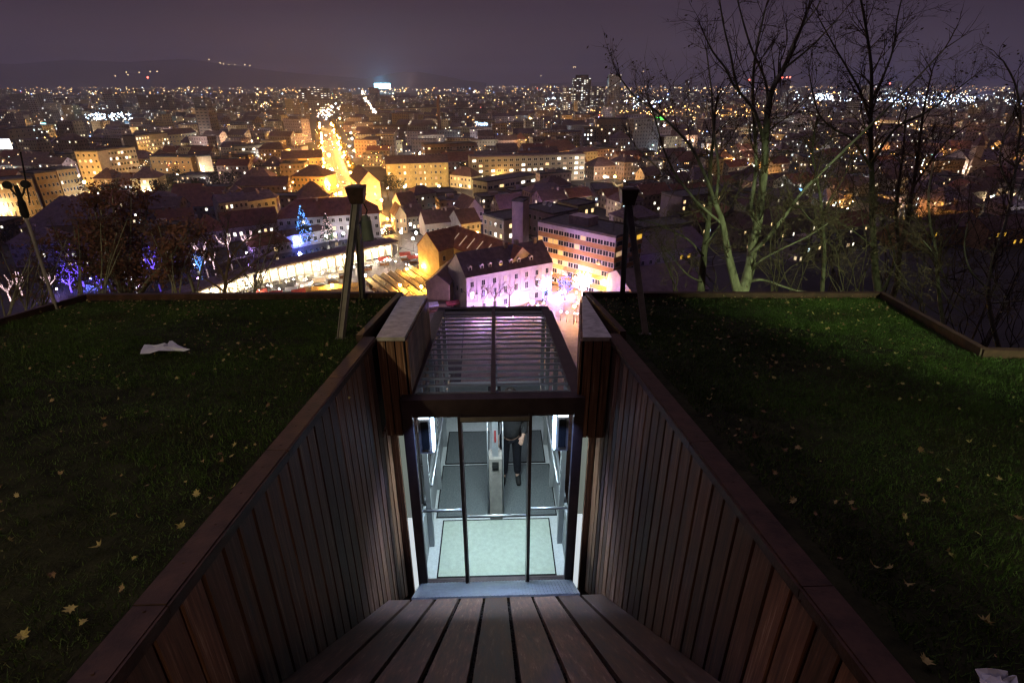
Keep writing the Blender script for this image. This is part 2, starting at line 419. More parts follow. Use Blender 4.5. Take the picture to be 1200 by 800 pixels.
# walls of vertical boards
H_END = 6.83
def wall(sx, label, caps):
    root = empty('retaining_wall', label, 'wall', F(sx*1.63, 3.4, -3.6))
    inv = -root.location
    X = 1.63
    bd = MB(); h = 0.75
    while h < 7.2:
        w = RNG.choice((0.20,0.222,0.222,0.235))
        h1 = min(h+w-0.036, 7.21)
        xi, xo = sx*X, sx*(X+0.035)
        zt0, zt1 = (topz(h)-0.10, topz(h1)-0.10) if h1 < H_END else (-4.74, -4.74)
        zb0, zb1 = dkz(h)-0.25, dkz(h1)-0.25
        if h > 5.3: zb0 = zb1 = min(dkz(5.3)-0.25, -6.7) if h > 5.3 else zb0
        if h > 5.3: zb0, zb1 = dkz(h)-0.25, dkz(h1)-0.25
        j = RNG.uniform(0, 0.007)*sx
        v = [F(xi+j,h,zb0),F(xi+j,h1,zb1),F(xo,h1,zb1),F(xo,h,zb0),F(xi+j,h,zt0),F(xi+j,h1,zt1),F(xo,h1,zt1),F(xo,h,zt0)]
        i = len(bd.v); bd.v += [tuple(q+inv) for q in v]
        fs = ((0,3,2,1),(4,5,6,7),(0,1,5,4),(1,2,6,5),(2,3,7,6),(3,0,4,7))
        for f in fs: bd.f.append(tuple(i+k for k in f)); bd.m.append(0)
        h += w
    # backing
    bk = MB(); x0, x1 = sx*(X+0.04), sx*(X+0.3)
    v = []
    for x in (x0, x1):
        v += [F(x,0.3,dkz(0.3)-0.6)+inv, F(x,H_END,dkz(H_END)-0.6)+inv, F(x,H_END,topz(H_END)-0.1)+inv, F(x,0.3,topz(0.3)-0.1)+inv]
    bk.v = [tuple(q) for q in v]; bk.f = [(0,1,2,3),(4,7,6,5),(0,4,5,1),(1,5,6,2),(2,6,7,3),(3,7,4,0)]; bk.m = [0]*6
    jb = MB()
    for (xa, xb) in ((1.524,1.572),(1.576,1.626)):
        a = F(sx*xa, 7.22, -8.9)+inv; b = F(sx*xb, 7.27, -4.74)+inv
        jb.box(min(a.x,b.x), max(a.x,b.x), a.y, b.y, a.z, b.z)
    jb.build('jamb', M_CLAD, root)
    bd.build('cladding', M_CLAD, root); bk.build('wall_core', M_BACK, root)
    # coping: sloping brown steel channel with a thin inner lip
    cp = MB()
    for (xa, xb, dz, th) in ((X-0.03, X+0.13, 0.0, 0.10), (X-0.045, X-0.012, 0.018, 0.05)):
        for (ha, hb2) in ((0.2,1.93),(1.937,3.55),(3.557,5.2),(5.207,H_END-0.004)):
            wob = RNG.uniform(-0.006,0.006)
            a = F(sx*(xa+xb)/2, ha, topz(ha)-0.03+dz+wob); b = F(sx*(xa+xb)/2, hb2, topz(hb2)-0.03+dz+wob)
            t = (b-a).normalized(); uz = Vector((0, t.z*-1, t.y)).normalized()
            cp.obox((a+b)/2+inv, t*((b-a).length/2), Vector(((xb-xa)/2*S,0,0)), uz*(th/2*S))
    for k in range(18):
        h_ = 0.5+k*0.35; q = F(sx*(X+0.05), h_, topz(h_)+0.022)+inv
        cp.tube([q, q+Vector((0,0.0007,0.004))], 0.007, 6)
    cp.build('coping', M_RUST, root)
    # end block with the zinc cap
    P = [PLN(px, py, (TOPZ+0.03)*S, TOPS) for px, py in caps]
    c = MB(); c.v = [tuple(q+inv) for q in P] + [tuple(q+inv+Vector((0,0,-0.045))) for q in P]
    m_ = len(P); order = list(range(m_))
    c.f = [tuple(order), tuple(m_+k for k in reversed(order))] + [(k, m_+k, m_+(k+1) % m_, (k+1) % m_) for k in range(m_)]; c.m = [0]*len(c.f)
    c.build('metal_cap', M_ZINC, root)
    cen = sum(P, Vector())/m_
    Pi = [cen+(q-cen)*0.985 for q in P]
    low = CZ-4.72*S
    b2 = MB()
    b2.v = [tuple(Vector((q.x, q.y, low))+inv) for q in Pi] + [tuple(q+inv+Vector((0,0,-0.05))) for q in Pi]
    b2.f = [tuple(reversed(order)), tuple(m_+k for k in order)] + [(k, (k+1) % m_, m_+(k+1) % m_, m_+k) for k in range(m_)]; b2.m = [0]*len(b2.f)
    b2.build('end_block', M_BACK, root)
    b3 = MB()     # boards on the faces that look up the track and inwards
    for (a, b) in ((Pi[0], Pi[1]), (Pi[1], Pi[2])):
        d = Vector((b.x-a.x, b.y-a.y, 0)); L = d.length; t = d.normalized(); nn = Vector((t.y, -t.x, 0))
        mid = (a+b)/2
        if nn.dot(mid-cen) < 0: nn = -nn
        q = 0.0
        while q < L-0.03:
            q1 = min(q+0.085, L)
            f0, f1 = q/L, q1/L
            za, zb = a.z+(b.z-a.z)*f0-0.05, a.z+(b.z-a.z)*f1-0.05
            p0 = Vector((a.x, a.y, 0))+t*q; p1 = Vector((a.x, a.y, 0))+t*q1
            v = []
            for off in (0.004, 0.026):
                v += [Vector((p0.x,p0.y,low))+nn*off, Vector((p1.x,p1.y,low))+nn*off, Vector((p1.x,p1.y,zb))+nn*off, Vector((p0.x,p0.y,za))+nn*off]
            i = len(b3.v); b3.v += [tuple(z+inv) for z in v]
            for f in ((0,3,2,1),(4,5,6,7),(0,1,5,4),(1,2,6,5),(2,3,7,6),(3,0,4,7)): b3.f.append(tuple(i+k for k in f)); b3.m.append(0)
            q += 0.1
    b3.build('end_cladding', M_CLAD, root)
    return root
wall(-1, 'dark board clad retaining wall beside the lawn that holds the white paper', [(441,395),(474,395),(500,346),(470,347)])
wall(1, 'dark board clad retaining wall below the lawn with the bare trees', [(717,395),(683,395),(682,347),(686,347)])

# lawns
M_SOIL = mat('lawn_soil', (0.022,0.022,0.010), 0.95, 0.1, ns=6, amt=0.6, bump=0.5, bs=40)
def lawnpt(x, h, d=-0.05): return F(x, h, topz(h)+d)
def lawn(pts, name):
    g = MB(); n = len(pts)
    g.prism([tuple(p) for p in pts], 59.0, 0)
    structure(g, name, M_SOIL)
L_ = lambda px, py: PLN(px, py, (TOPZ-0.05)*S, TOPS)
LAWN1 = [lawnpt(-1.78,-2.5), lawnpt(-1.78,6.83), L_(470,350), L_(102,352), L_(-4,384), L_(-60,402), lawnpt(-9,-2.5)]
LAWN2 = [lawnpt(1.78,-2.5), lawnpt(9.2,-2.5), L_(1330,424), L_(1150,419), L_(1032,350), L_(688,350), lawnpt(1.78,6.83)]
lawn(LAWN1, 'lawn'); lawn(LAWN2, 'lawn')
def edging(pts, label):
    g = MB()
    for a, b in zip(pts[:-1], pts[1:]):
        a = a+Vector((0,0,0.03)); b = b+Vector((0,0,0.03)); d = (b-a).normalized()*0.02
        g.bar(a-d, b+d, 0.07, 0.13)
    o = g.build('lawn_edging', M_RUST)
    tag(o, label, 'edging')
edging([L_(471,349.5), L_(102,351.5), L_(-4,383.5), L_(-60,401.5)], 'rusty steel edging round the lawn with the leaning lamp pole')
edging([L_(684,349.5), L_(1032,349.5), L_(1150,418.5), L_(1330,423.5)], 'rusty steel edging round the lawn under the bare trees')
edging([lawnpt(-1.8,6.8), L_(469,350)], 'short steel edging between lawn and parallelogram zinc cap')
edging([lawnpt(1.8,6.8), L_(688,350)], 'short steel edging between lawn and triangular zinc cap')

# ---- grass blades and leaf litter
def inside(poly, x, y):
    c = np.zeros(len(x), bool); n = len(poly)
    for i in range(n):
        a, b = poly[i], poly[(i+1) % n]
        cond = ((a.y > y) != (b.y > y)) & (x < (b.x-a.x)*(y-a.y)/(b.y-a.y+1e-12)+a.x)
        c ^= cond
    return c
def grassmat():
    m = bpy.data.materials.new('grass_blades'); m.use_nodes = True
    t = m.node_tree; L = t.links; b = t.nodes['Principled BSDF']
    b.inputs['Roughness'].default_value = 0.6; b.inputs['Specular IOR Level'].default_value = 0.2
    c = t.nodes.new('ShaderNodeTexCoord')
    n = t.nodes.new('ShaderNodeTexNoise'); n.inputs['Scale'].default_value = 1.3; n.inputs['Detail'].default_value = 6
    L.new(c.outputs['Object'], n.inputs['Vector'])
    n2 = t.nodes.new('ShaderNodeTexNoise'); n2.inputs['Scale'].default_value = 45; n2.inputs['Detail'].default_value = 1
    L.new(c.outputs['Object'], n2.inputs['Vector'])
    ad = t.nodes.new('ShaderNodeMath'); ad.operation = 'ADD'; L.new(n.outputs['Fac'], ad.inputs[0]); L.new(n2.outputs['Fac'], ad.inputs[1])
    r = t.nodes.new('ShaderNodeValToRGB'); e = r.color_ramp.elements
    mh = t.nodes.new('ShaderNodeMath'); mh.operation = 'MULTIPLY'; mh.inputs[1].default_value = 0.5
    L.new(ad.outputs[0], mh.inputs[0])
    e[0].position = 0.36; e[0].color = (0.045,0.038,0.014,1); e[1].position = 0.47; e[1].color = (0.035,0.062,0.012,1)
    x = e.new(0.6); x.color = (0.060,0.105,0.018,1)
    x = e.new(0.72); x.color = (0.11,0.11,0.04,1)
    L.new(mh.outputs[0], r.inputs[0]); L.new(r.outputs[0], b.inputs['Base Color'])
    tr = t.nodes.new('ShaderNodeBsdfTranslucent'); L.new(r.outputs[0], tr.inputs[0])
    mx = t.nodes.new('ShaderNodeMixShader'); mx.inputs[0].default_value = 0.25
    L.new(b.outputs[0], mx.inputs[1]); L.new(tr.outputs[0], mx.inputs[2]); L.new(mx.outputs[0], t.nodes['Material Output'].inputs['Surface'])
    return m
M_GRASS = grassmat()
def grass(poly, n, xr):
    x = NR.uniform(xr[0], xr[1], n*3); y = 0.4 + (7.8-0.4)*NR.uniform(0, 1, n*3)**0.85
    ok = inside(poly, x, y); x, y = x[ok][:n], y[ok][:n]; k = len(x)
    z = CZ + (TOPZ-0.05)*S - TOPS*y
    pat = 0.5+0.5*np.sin(x*2.3+1.3*np.sin(y*1.9))*np.sin(y*2.7+np.sin(x*1.4))
    bare = np.sin(x*1.1+2.1*np.sin(y*.8+x*.3))*np.sin(y*1.3-1.7*np.sin(x*.9))+.35*np.sin(x*6.1+y*3.3)*np.sin(y*7.7-x*2.9)
    keep = (bare < 0.42) | (NR.uniform(0, 1, k) < 0.3); x, y, z, pat = x[keep], y[keep], z[keep], pat[keep]; k = len(x)
    tuft = np.clip(np.sin(x*9+3*np.sin(y*7))*np.sin(y*11+2*np.sin(x*8)), 0, 1)
    hgt = NR.uniform(0.012, 0.042, k)*(0.5+0.6*pat+0.6*tuft)
    ang = NR.uniform(0, 2*np.pi, k); wd = NR.uniform(0.0022, 0.0045, k)*(0.8+y*0.09)
    lean = NR.uniform(0, 0.045, k); la = NR.uniform(0, 2*np.pi, k)
    co = np.zeros((k, 3, 3), np.float32)
    co[:,0] = np.stack([x+np.cos(ang)*wd, y+np.sin(ang)*wd, z-0.004], 1)
    co[:,1] = np.stack([x-np.cos(ang)*wd, y-np.sin(ang)*wd, z-0.004], 1)
    co[:,2] = np.stack([x+np.cos(la)*lean, y+np.sin(la)*lean, z+hgt], 1)
    o = link(np_mesh('grass', co, 3, M_GRASS), 'grass')
    tag(o, kind='stuff')
grass(LAWN1, 190000, (-6.6, -1.5)); grass(LAWN2, 190000, (1.5, 7.2))

LEAFC = [('dry_leaf_yellow', (0.27,0.21,0.075)), ('dry_leaf_tan', (0.24,0.16,0.07)), ('dry_leaf_brown', (0.13,0.07,0.03))]
M_LEAF = [mat(a, b, 0.7, 0.3, ns=30, amt=0.35) for a, b in LEAFC]
_prof = [(0,-0.5),(0.10,-0.30),(0.38,-0.42),(0.30,-0.18),(0.52,0.02),(0.30,0.08),(0.34,0.34),(0.13,0.22),(0,0.55)]
_prof = _prof + [(-a, b) for a, b in reversed(_prof[1:-1])]
def leafgeom(r, rng):
    pts = []
    cu = rng.uniform(-0.8, 2.2); cv = rng.uniform(-0.6, 1.6); sx = rng.uniform(0.5, 1.0); tw = rng.uniform(-1.2, 1.2)
    for a, b in _prof:
        q = rng.uniform(0.72, 1.2); a, b = a*q*sx, b*q
        pts.append(Vector((a*r, b*r, (cu*a*a+cv*b*b+tw*a*b)*r)))
    return pts
def leafpos(poly, xr, far=0.9):
    while True:
        x = RNG.uniform(*xr); y = 0.5+7.3*RNG.random()**far
        cl = .5+.5*math.sin(x*2.1+1.7*math.sin(y*1.3))*math.sin(y*2.6+1.1*math.sin(x*1.9)); edge = max(0, 1-abs(abs(x)-1.6)/.35)*.8+max(0, 1-abs(y-7.4)/.5)*.5
        if RNG.random() < .12+cl*cl+edge and inside(poly, np.array([x]), np.array([y]))[0]:
            return x, y, CZ+(TOPZ-0.05)*S-TOPS*y
for poly, xr, nn, seed in ((LAWN1, (-6.6,-1.5), 760, 0), (LAWN2, (1.5,7.2), 640, 1)):
    for ci in range(3):
        g = MB()
        for k in range(nn//3):
            x, y, z = leafpos(poly, xr, 0.5)
            r = RNG.uniform(0.016, 0.05)
            q = Quaternion((RNG.gauss(0,0.35)+0, 0, 0, 1)) if False else None
            rot = Matrix.Rotation(RNG.uniform(0,6.28), 3, 'Z') @ Matrix.Rotation(RNG.gauss(0,0.45), 3, 'X') @ Matrix.Rotation(RNG.gauss(0,0.3), 3, 'Y')
            c = Vector((x, y, z+RNG.uniform(0.02,0.05)))
            P = [c+rot@p for p in leafgeom(r, RNG)]
            i = len(g.v); g.v.append(tuple(c)); g.v += [tuple(p) for p in P]
            for k2 in range(len(P)): g.f.append((i, i+1+k2, i+1+(k2+1) % len(P))); g.m.append(0)
        tag(g.build('leaf_litter', M_LEAF[ci]), kind='stuff')
# the leaves one can tell apart
BIG = {'paper lawn': [(120,447),(22,585),(120,645),(215,622),(160,660),(60,468),(140,472),(300,487),(242,500),(250,515),(330,535),(275,575),(85,720),(100,735),(30,752),(378,440),(410,470)],
       'tree lawn': [(1058,611),(1098,568),(928,592),(1022,670),(1040,672),(1060,690),(996,594),(1150,735),(1080,780),(1108,555),(934,529),(940,562),(1165,585),(905,559),(1022,555),(940,690),(966,480),(990,585)]}
for nm, pl in BIG.items():
    for px, py in pl:
        c = L_(px, py)+Vector((0,0,0.035)); r = RNG.uniform(0.034, 0.055)
        g = MB(); P = leafgeom(r, RNG); g.v = [(0,0,0)]+[tuple(p) for p in P]
        for k2 in range(len(P)): g.f.append((0, 1+k2, 1+(k2+1) % len(P))); g.m.append(0)
        o = g.build('fallen_leaf', M_LEAF[RNG.choice((0,0,1))]); o.location = c
        o.rotation_euler = (RNG.gauss(0.25,0.3), RNG.gauss(0,0.3), RNG.uniform(0,6.28))
        tag(o, 'pale dry maple leaf lying in the grass of the %s' % ('lawn with the white paper' if nm[0] == 'p' else 'lawn below the bare trees'), 'leaf', 'larger fallen leaves on the ' + nm)
# paper sheets
M_PAPER = mat('white_paper', (0.55,0.54,0.56), 0.8, 0.2, ns=4, amt=0.12)
def paper(pxs, label):
    P = [L_(*p)+Vector((0,0,0.05)) for p in pxs]
    c = sum(P, Vector())/len(P); n = len(P); rs = random.Random(len(label)); g = MB()
    rings = []
    for f in (1.0, 0.72, 0.4):
        ring = []
        for k in range(n*3):
            a, b = P[k//3], P[(k//3+1) % n]; q = a.lerp(b, (k % 3)/3)
            ring.append((q-c)*f*rs.uniform(.96,1.02)+Vector((0,0,rs.uniform(0,0.035))))
        rings.append(ring)
    m3 = n*3
    for ring in rings: g.v += [tuple(q) for q in ring]
    g.v.append((0,0,0.03))
    for r_ in range(2):
        for k in range(m3): g.f.append((r_*m3+k, r_*m3+(k+1) % m3, (r_+1)*m3+(k+1) % m3, (r_+1)*m3+k)); g.m.append(0)
    for k in range(m3): g.f.append((2*m3+k, 2*m3+(k+1) % m3, 3*m3)); g.m.append(0)
    o = g.build('paper_sheet', M_PAPER); o.location = c; sd_ = o.modifiers.new('thickness','SOLIDIFY'); sd_.thickness = 0.002; tag(o, label, 'paper')
paper([(166,421),(171,411),(195,409),(204,407),(226,418),(200,419)], 'crumpled white paper lying on the grass above the left board wall')
paper([(1133,799),(1170,803),(1181,809),(1188,834),(1146,834)], 'sheet of white paper lying at the lawn corner nearest the viewer')
# ================================================================== the glass funicular cabin
M_GLASS = glass('clear_glass', (0.93,0.96,0.97))
M_RGLASS = glass('roof_glass', (0.80,0.83,0.84), 1.5, 0.02)
M_FLOOR = mat('cabin_floor_sheet', (0.46,0.47,0.46), 0.5, 0.4, ns=30, amt=0.15)
M_MATF = mat('floor_mat', (0.36,0.40,0.33), 0.85, 0.15, ns=14, amt=0.14)
M_MATD = mat('dimmed_floor_mat', (0.105,0.115,0.115), 0.85, 0.15, ns=45, amt=0.3)  # far mats: dimness of the cabin end put into the colour
M_SEAM = mat('mat_border', (0.02,0.02,0.02), 0.8, 0.1, ns=5)
M_WALLP = mat('cabin_wall_panel', (0.30,0.31,0.32), 0.45, 0.4, ns=3, amt=0.15)
M_LED = emi('led_tube', (0.46,0.66,1.0), 12.0, True)
M_LEDW = emi('led_soft', (0.75,0.85,1.0), 7.0, True)
h0, hb = 6.65, 11.9
zt0, ztb, zb = -4.0, -4.78, -7.67
CB = F(0, h0, zb)
cab = empty('funicular_cabin', 'glass roofed funicular cabin with lit interior standing between the two board walls', 'funicular', CB)
def C(x, h, z): return F(x, h, z)-CB
def cbox(mb, x0, x1, ha, hb_, z0, z1, m=0):
    a = C(x0, ha, z0); b = C(x1, hb_, z1); mb.box(a.x, b.x, a.y, b.y, a.z, b.z, m)
zr = lambda h: zt0+(ztb-zt0)*(h-h0)/(hb-h0)
up2 = Vector((0, 0.148, 1)).normalized()
# roof frame (side beams, front and back beams), middle beam, slats, glass
rf = MB()
for sx in (-1, 1):
    rf.bar(C(sx*1.215, h0-0.02, zr(h0)-0.07), C(sx*1.215, hb, ztb-0.07), 0.17*S, 0.14*S)
    rf.bar(C(sx*1.33, h0+0.25, zr(h0+.25)-0.16), C(sx*1.33, hb-0.1, ztb-0.16), 0.05*S, 0.30*S)
cbox(rf, -1.30, 1.30, h0-0.06, h0+0.10, zt0-0.24, zt0-0.005)
cbox(rf, -1.29, 1.29, hb-0.02, hb+0.12, ztb-0.16, ztb+0.012)
rf.build('roof_frame', M_DSTEEL, cab)
g = MB(); g.bar(C(0, h0+0.08, zr(h0+.08)-0.035), C(0, hb-0.02, ztb-0.035), 0.075*S, 0.10*S); g.build('roof_beam', M_DSTEEL, cab)
g = MB(); ns_ = 17
for i in range(ns_):
    h = h0+0.28+(hb-h0-0.42)*i/(ns_-1)
    for xa, xb in ((-1.13,-0.04),(0.04,1.13)):
        g.bar(C(xa, h, zr(h)-0.06), C(xb, h, zr(h)-0.06), 0.040*S, 0.03*S, up2)
g.build('roof_slats', mat('slat_grey', (0.24,0.24,0.24), 0.5, 0.4, ns=8, amt=0.2), cab)
for xa, xb in ((-1.13,-0.038),(0.038,1.13)):
    g = MB(); g.quad(C(xa,h0+.1,zr(h0+.1)-0.012), C(xb,h0+.1,zr(h0+.1)-0.012), C(xb,hb-.02,ztb-0.012), C(xa,hb-.02,ztb-0.012)); g.build('roof_glass', M_RGLASS, cab)
# scattered leaves and dirt on the roof
g = MB()
for k in range(26):
    x, h = RNG.uniform(-1.1,1.1), RNG.uniform(h0+.3,hb-.2); c = C(x,h,zr(h)+0.01); r = RNG.uniform(0.012,0.028)
    P = [c+Matrix.Rotation(RNG.uniform(0,6),3,'Z')@p for p in leafgeom(r, RNG)]; g.poly(P)
tag(g.build('leaf_litter', M_LEAF[2], loc=CB), kind='stuff')
# front frame
ff = MB()
for sx in (-1, 1):
    cbox(ff, min(sx*1.30,sx*1.16), max(sx*1.30,sx*1.16), h0-0.05, h0+0.10, zb-0.02, zt0-0.245)
cbox(ff, -1.16, 1.16, h0-0.02, h0+0.07, zt0-0.32, zt0-0.245)
cbox(ff, -1.16, 1.16, h0-0.02, h0+0.08, zb-0.01, zb+0.05)
ff.build('front_frame', M_DSTEEL, cab)
# fixed side panes and sliding middle leaf
for xa, xb in ((-1.155,-0.47),(0.53,1.155)):
    p = MB(); cbox(p, xa, xb, h0+0.03, h0+0.045, zb+0.05, zt0-0.32)
    po = p.build('front_pane', M_GLASS, cab)
    s = MB(); xs_ = xb if xa < -1 else xa
    cbox(s, xs_-0.016, xs_+0.016, h0+0.02, h0+0.055, zb+0.05, zt0-0.32); s.build('stile', M_DSTEEL, po)
dr = MB()
for xs_ in (-0.485, 0.525): cbox(dr, xs_-0.024, xs_+0.024, h0-0.13, h0-0.075, zb-0.06, zt0-0.24)
cbox(dr, -0.45, 0.49, h0-0.13, h0-0.075, zb-0.06, zb+0.0)
cbox(dr, -0.45, 0.49, h0-0.13, h0-0.075, zt0-0.34, zt0-0.27)
do = dr.build('sliding_door', M_DSTEEL, cab)
g = MB(); cbox(g, -0.45, 0.49, h0-0.108, h0-0.095, zb+0.0, zt0-0.34); g.build('door_pane', M_GLASS, do)
# bright edges of the glass stiles (aluminium strips)
g = MB()
for xs_ in (-0.445, 0.487): cbox(g, xs_-0.006, xs_+0.006, h0-0.135, h0-0.131, zb, zt0-0.34)
for xs_ in (-1.152, 1.152): cbox(g, xs_-0.006, xs_+0.006, h0-0.04, h0-0.024, zb+0.05, zt0-0.34)
g.build('door_trim', M_ALU, cab)
g = MB()
for xa, xb, hh in ((-1.15,-0.50,h0+0.09),(-0.45,0.49,h0-0.06),(0.54,1.15,h0+0.09)):
    g.tube([C(xa, hh, -6.14), C(xb, hh, -6.14)], 0.024*S, 8)
g.build('handrail', M_ALU, cab, smooth=True)
# header strip with sign-like dull panel
al = bpy.data.lights.new('door_lamp','AREA'); al.shape='RECTANGLE'; al.size=1.7; al.size_y=0.02; al.energy=38; al.color=(0.28,0.42,1.0); al.spread=R(100)
ao = bpy.data.objects.new('door_lamp', al); COL.objects.link(ao); ao.location = F(0, h0-0.10, zt0-0.30); ao.rotation_euler = (R(-12),0,0)
g = MB(); cbox(g, -0.47, 0.51, h0-0.14, h0-0.135, zt0-0.32, zt0-0.25); g.build('header_panel', M_GALV, cab)
# floor, mats, walls
g = MB(); cbox(g, -1.25, 1.25, h0+0.0, hb, zb-0.14, zb-0.012); g.build('floor', M_FLOOR, cab)
def matpart(xa, xb, ha, hb_, m):
    g = MB(); cbox(g, xa, xb, ha, hb_, zb-0.012, zb+0.004, 0)
    o = g.build('floor_mat', m, cab)
    e = MB(); w = 0.022
    cbox(e, xa-w, xa, ha-w, hb_+w, zb-0.012, zb+0.008); cbox(e, xb, xb+w, ha-w, hb_+w, zb-0.012, zb+0.008)
    cbox(e, xa, xb, ha-w, ha, zb-0.012, zb+0.008); cbox(e, xa, xb, hb_, hb_+w, zb-0.012, zb+0.008)
    e.build('mat_border', M_SEAM, o)
matpart(-1.0, 1.02, 6.80, 8.12, M_MATF)
matpart(-1.14, -0.16, 8.24, 9.80, M_MATD); matpart(0.16, 1.18, 8.24, 9.80, M_MATD)
matpart(-1.1, -0.16, 9.90, 11.1, M_MATD); matpart(0.16, 1.1, 9.90, 11.1, M_MATD)
for sx in (-1, 1):
    g = MB(); xa, xb = sorted((sx*1.22, sx*1.27)); cbox(g, xa, xb, h0+0.1, hb, zb-0.012, zb+0.95); g.build('side_panel', M_WALLP, cab)
    for h in (7.55, 9.1, 10.6, 11.82):
        g = MB(); xa, xb = sorted((sx*1.13, sx*1.215)); cbox(g, xa, xb, h-0.06, h+0.06, zb-0.012, zr(h)-0.15); g.build('side_post', M_WALLP, cab)
    g = MB(); x = sx*1.245; g.quad(C(x,h0+.1,zb+.95), C(x,hb,zb+.95), C(x,hb,ztb-.14), C(x,h0+.1,zt0-.14)); g.build('side_glass', M_GLASS, cab)
    g = MB(); g.tube([C(sx*1.1, h0+0.9, zb+1.35), C(sx*1.1, hb-0.1, zb+1.2)], 0.022*S, 8); g.build('side_rail', M_ALU, cab, smooth=True)
g = MB(); cbox(g, -1.22, 1.22, hb-0.06, hb, zb-0.012, zb+0.9); g.build('end_panel', M_WALLP, cab)
g = MB(); cbox(g, -1.22, 1.22, hb-0.05, hb-0.03, zb+0.9, ztb-0.16); g.build('end_glass', M_GLASS, cab)
g = MB(); cbox(g, -1.2, 1.2, hb-0.14, hb-0.06, zb+0.9, zb+0.98); g.build('end_rail', M_WALLP, cab)
# control column: broad lower box, slim pole, panel with buttons
col = MB(); cbox(col, -0.11, 0.13, 8.16, 8.46, zb-0.012, zb+1.42); colo = col.build('control_column', M_GALV, cab)
g = MB(); cbox(g, -0.05, 0.07, 8.145, 8.16, zb+1.18, zb+1.36); g.tube([C(0.01,8.13,zb+1.27), C(0.01,8.146,zb+1.27)], 0.05*S, 10); g.build('button_panel', M_SEAM, colo)
g = MB(); cbox(g, -0.045, 0.065, 8.24, 8.36, zb+1.42, zr(8.3)-0.1); g.build('column_pole', M_ALU, colo)
g = MB(); cbox(g, -0.005, 0.025, 8.225, 8.24, zb+1.75, zb+2.0); g.build('red_strip', mat('red_plastic', (0.25,0.02,0.02), 0.4, 0.4, ns=3), colo)
g = MB(); cbox(g, -0.1, 0.12, 8.2, 8.4, zb+2.62, zb+2.85); g.build('ticket_reader', M_SEAM, colo)
for dx in (-0.13, 0.15):
    g = MB(); g.tube([C(dx,8.3,zb), C(dx,8.3,zb+1.9), C(dx,8.45,zb+2.05)], 0.016*S, 8); g.build('column_rail', M_ALU, colo, smooth=True)
# two lit lamp boxes in the upper front corners
for sx in (-1, 1):
    g = MB(); xa, xb = sorted((sx*1.12, sx*0.93)); cbox(g, xa, xb, h0+0.16, h0+0.30, -5.08, -4.40)
    lo = g.build('lamp_box', M_GALV, cab)
    g = MB(); xa, xb = sorted((sx*0.925, sx*0.90)); cbox(g, xa, xb, h0+0.14, h0+0.32, -5.04, -4.43); g.build('lamp_tube', M_LED, lo)
    g = MB(); xa, xb = sorted((sx*1.1, sx*0.95)); cbox(g, xa, xb, h0+0.12, h0+0.157, -4.44, -4.40); g.build('lamp_tube', M_LEDW, lo)
    g = MB(); xa, xb = sorted((sx*1.08, sx*0.97)); cbox(g, xa, xb, h0+0.14, h0+0.158, -5.0, -4.5); g.build('speaker_grille', M_SEAM, lo)
# the cabin's own ceiling lamps along the roof beam, aimed down (they light the mats)
for h in (7.2, 9.0, 10.9):
    al = bpy.data.lights.new('ceiling_lamp', 'AREA'); al.shape = 'RECTANGLE'; al.size = 0.5; al.size_y = 0.08; al.energy = 58.0 if h < 8 else 7.0; al.color = (0.80,0.93,1.0) if h > 8 else (0.76,0.93,0.97); al.spread = R(130)
    ao = bpy.data.objects.new('ceiling_lamp', al); COL.objects.link(ao); ao.location = F(0, h, zr(h)-0.16)
# ramp plate
rp = MB(); a = F(0,5.80,-6.985); b = F(0,6.60,-7.60); t = (b-a).normalized(); uz = Vector((0,-t.z,t.y))
rp.obox((a+b)/2, Vector((1.27*S,0,0)), t*((b-a).length/2), uz*0.012)
for i in range(46):
    x = -1.24+2.48*i/45; rp.obox((a+b)/2+Vector((x*S,0,0))+uz*0.013, Vector((0.006,0,0)), t*((b-a).length/2-0.01), uz*0.003)
tag(rp.build('ramp_plate', mat('ribbed_aluminium', (0.30,0.32,0.36), 0.42, 0.5, metal=0.5, ns=12, amt=0.2)), 'ribbed metal ramp plate bridging deck end and cabin door', 'ramp')
# station side screens seen in the slots beside the cabin: timber post, frosted lit panel, white foot wall with its lamplight put in as glow
M_FROST = emi('frosted_lit_panel', (0.80,0.92,0.72), 0.10, True, (0.6,0.6,0.55))
M_FOOT = emi('glow_foot_wall', (0.86,0.95,1.0), 0.6, True)
M_OAK = mat('orange_oak', (0.42,0.20,0.08), 0.55, 0.3, ns=6, amt=0.3, stretch=(6,6,0.6))
for sx, lb in ((-1, 'lit frosted side screen in the slot left of the cabin'), (1, 'lit frosted side screen with orange timber in the slot right of the cabin')):
    r_ = empty('side_screen', lb, 'screen', F(sx*1.6, 7.3, -8.6))
    iv = -r_.location
    def sbox(x0, x1, ha, hb_, z0, z1, nm, m):
        g = MB(); a = F(min(sx*x0,sx*x1), ha, z0)+iv; b = F(max(sx*x0,sx*x1), hb_, z1)+iv
        g.box(a.x,b.x,a.y,b.y,a.z,b.z); g.build(nm, m, r_)
    sbox(1.31, 1.40, 7.28, 7.33, -6.78, -4.78, 'timber_post', M_OAK)
    sbox(1.405, 1.52, 7.28, 7.32, -6.78, -4.78, 'frosted_panel', M_FROST)
    sbox(1.31, 1.52, 7.28, 7.32, -8.6, -6.8, 'glow_foot_wall', M_FOOT)
    sbox(1.33, 1.66, 7.34, 7.42, -9.2, -4.78, 'back_wall', M_BACK)
    sbox(1.33, 1.36, 6.9, 7.8, -8.6, -8.45, 'sill', M_ALU)

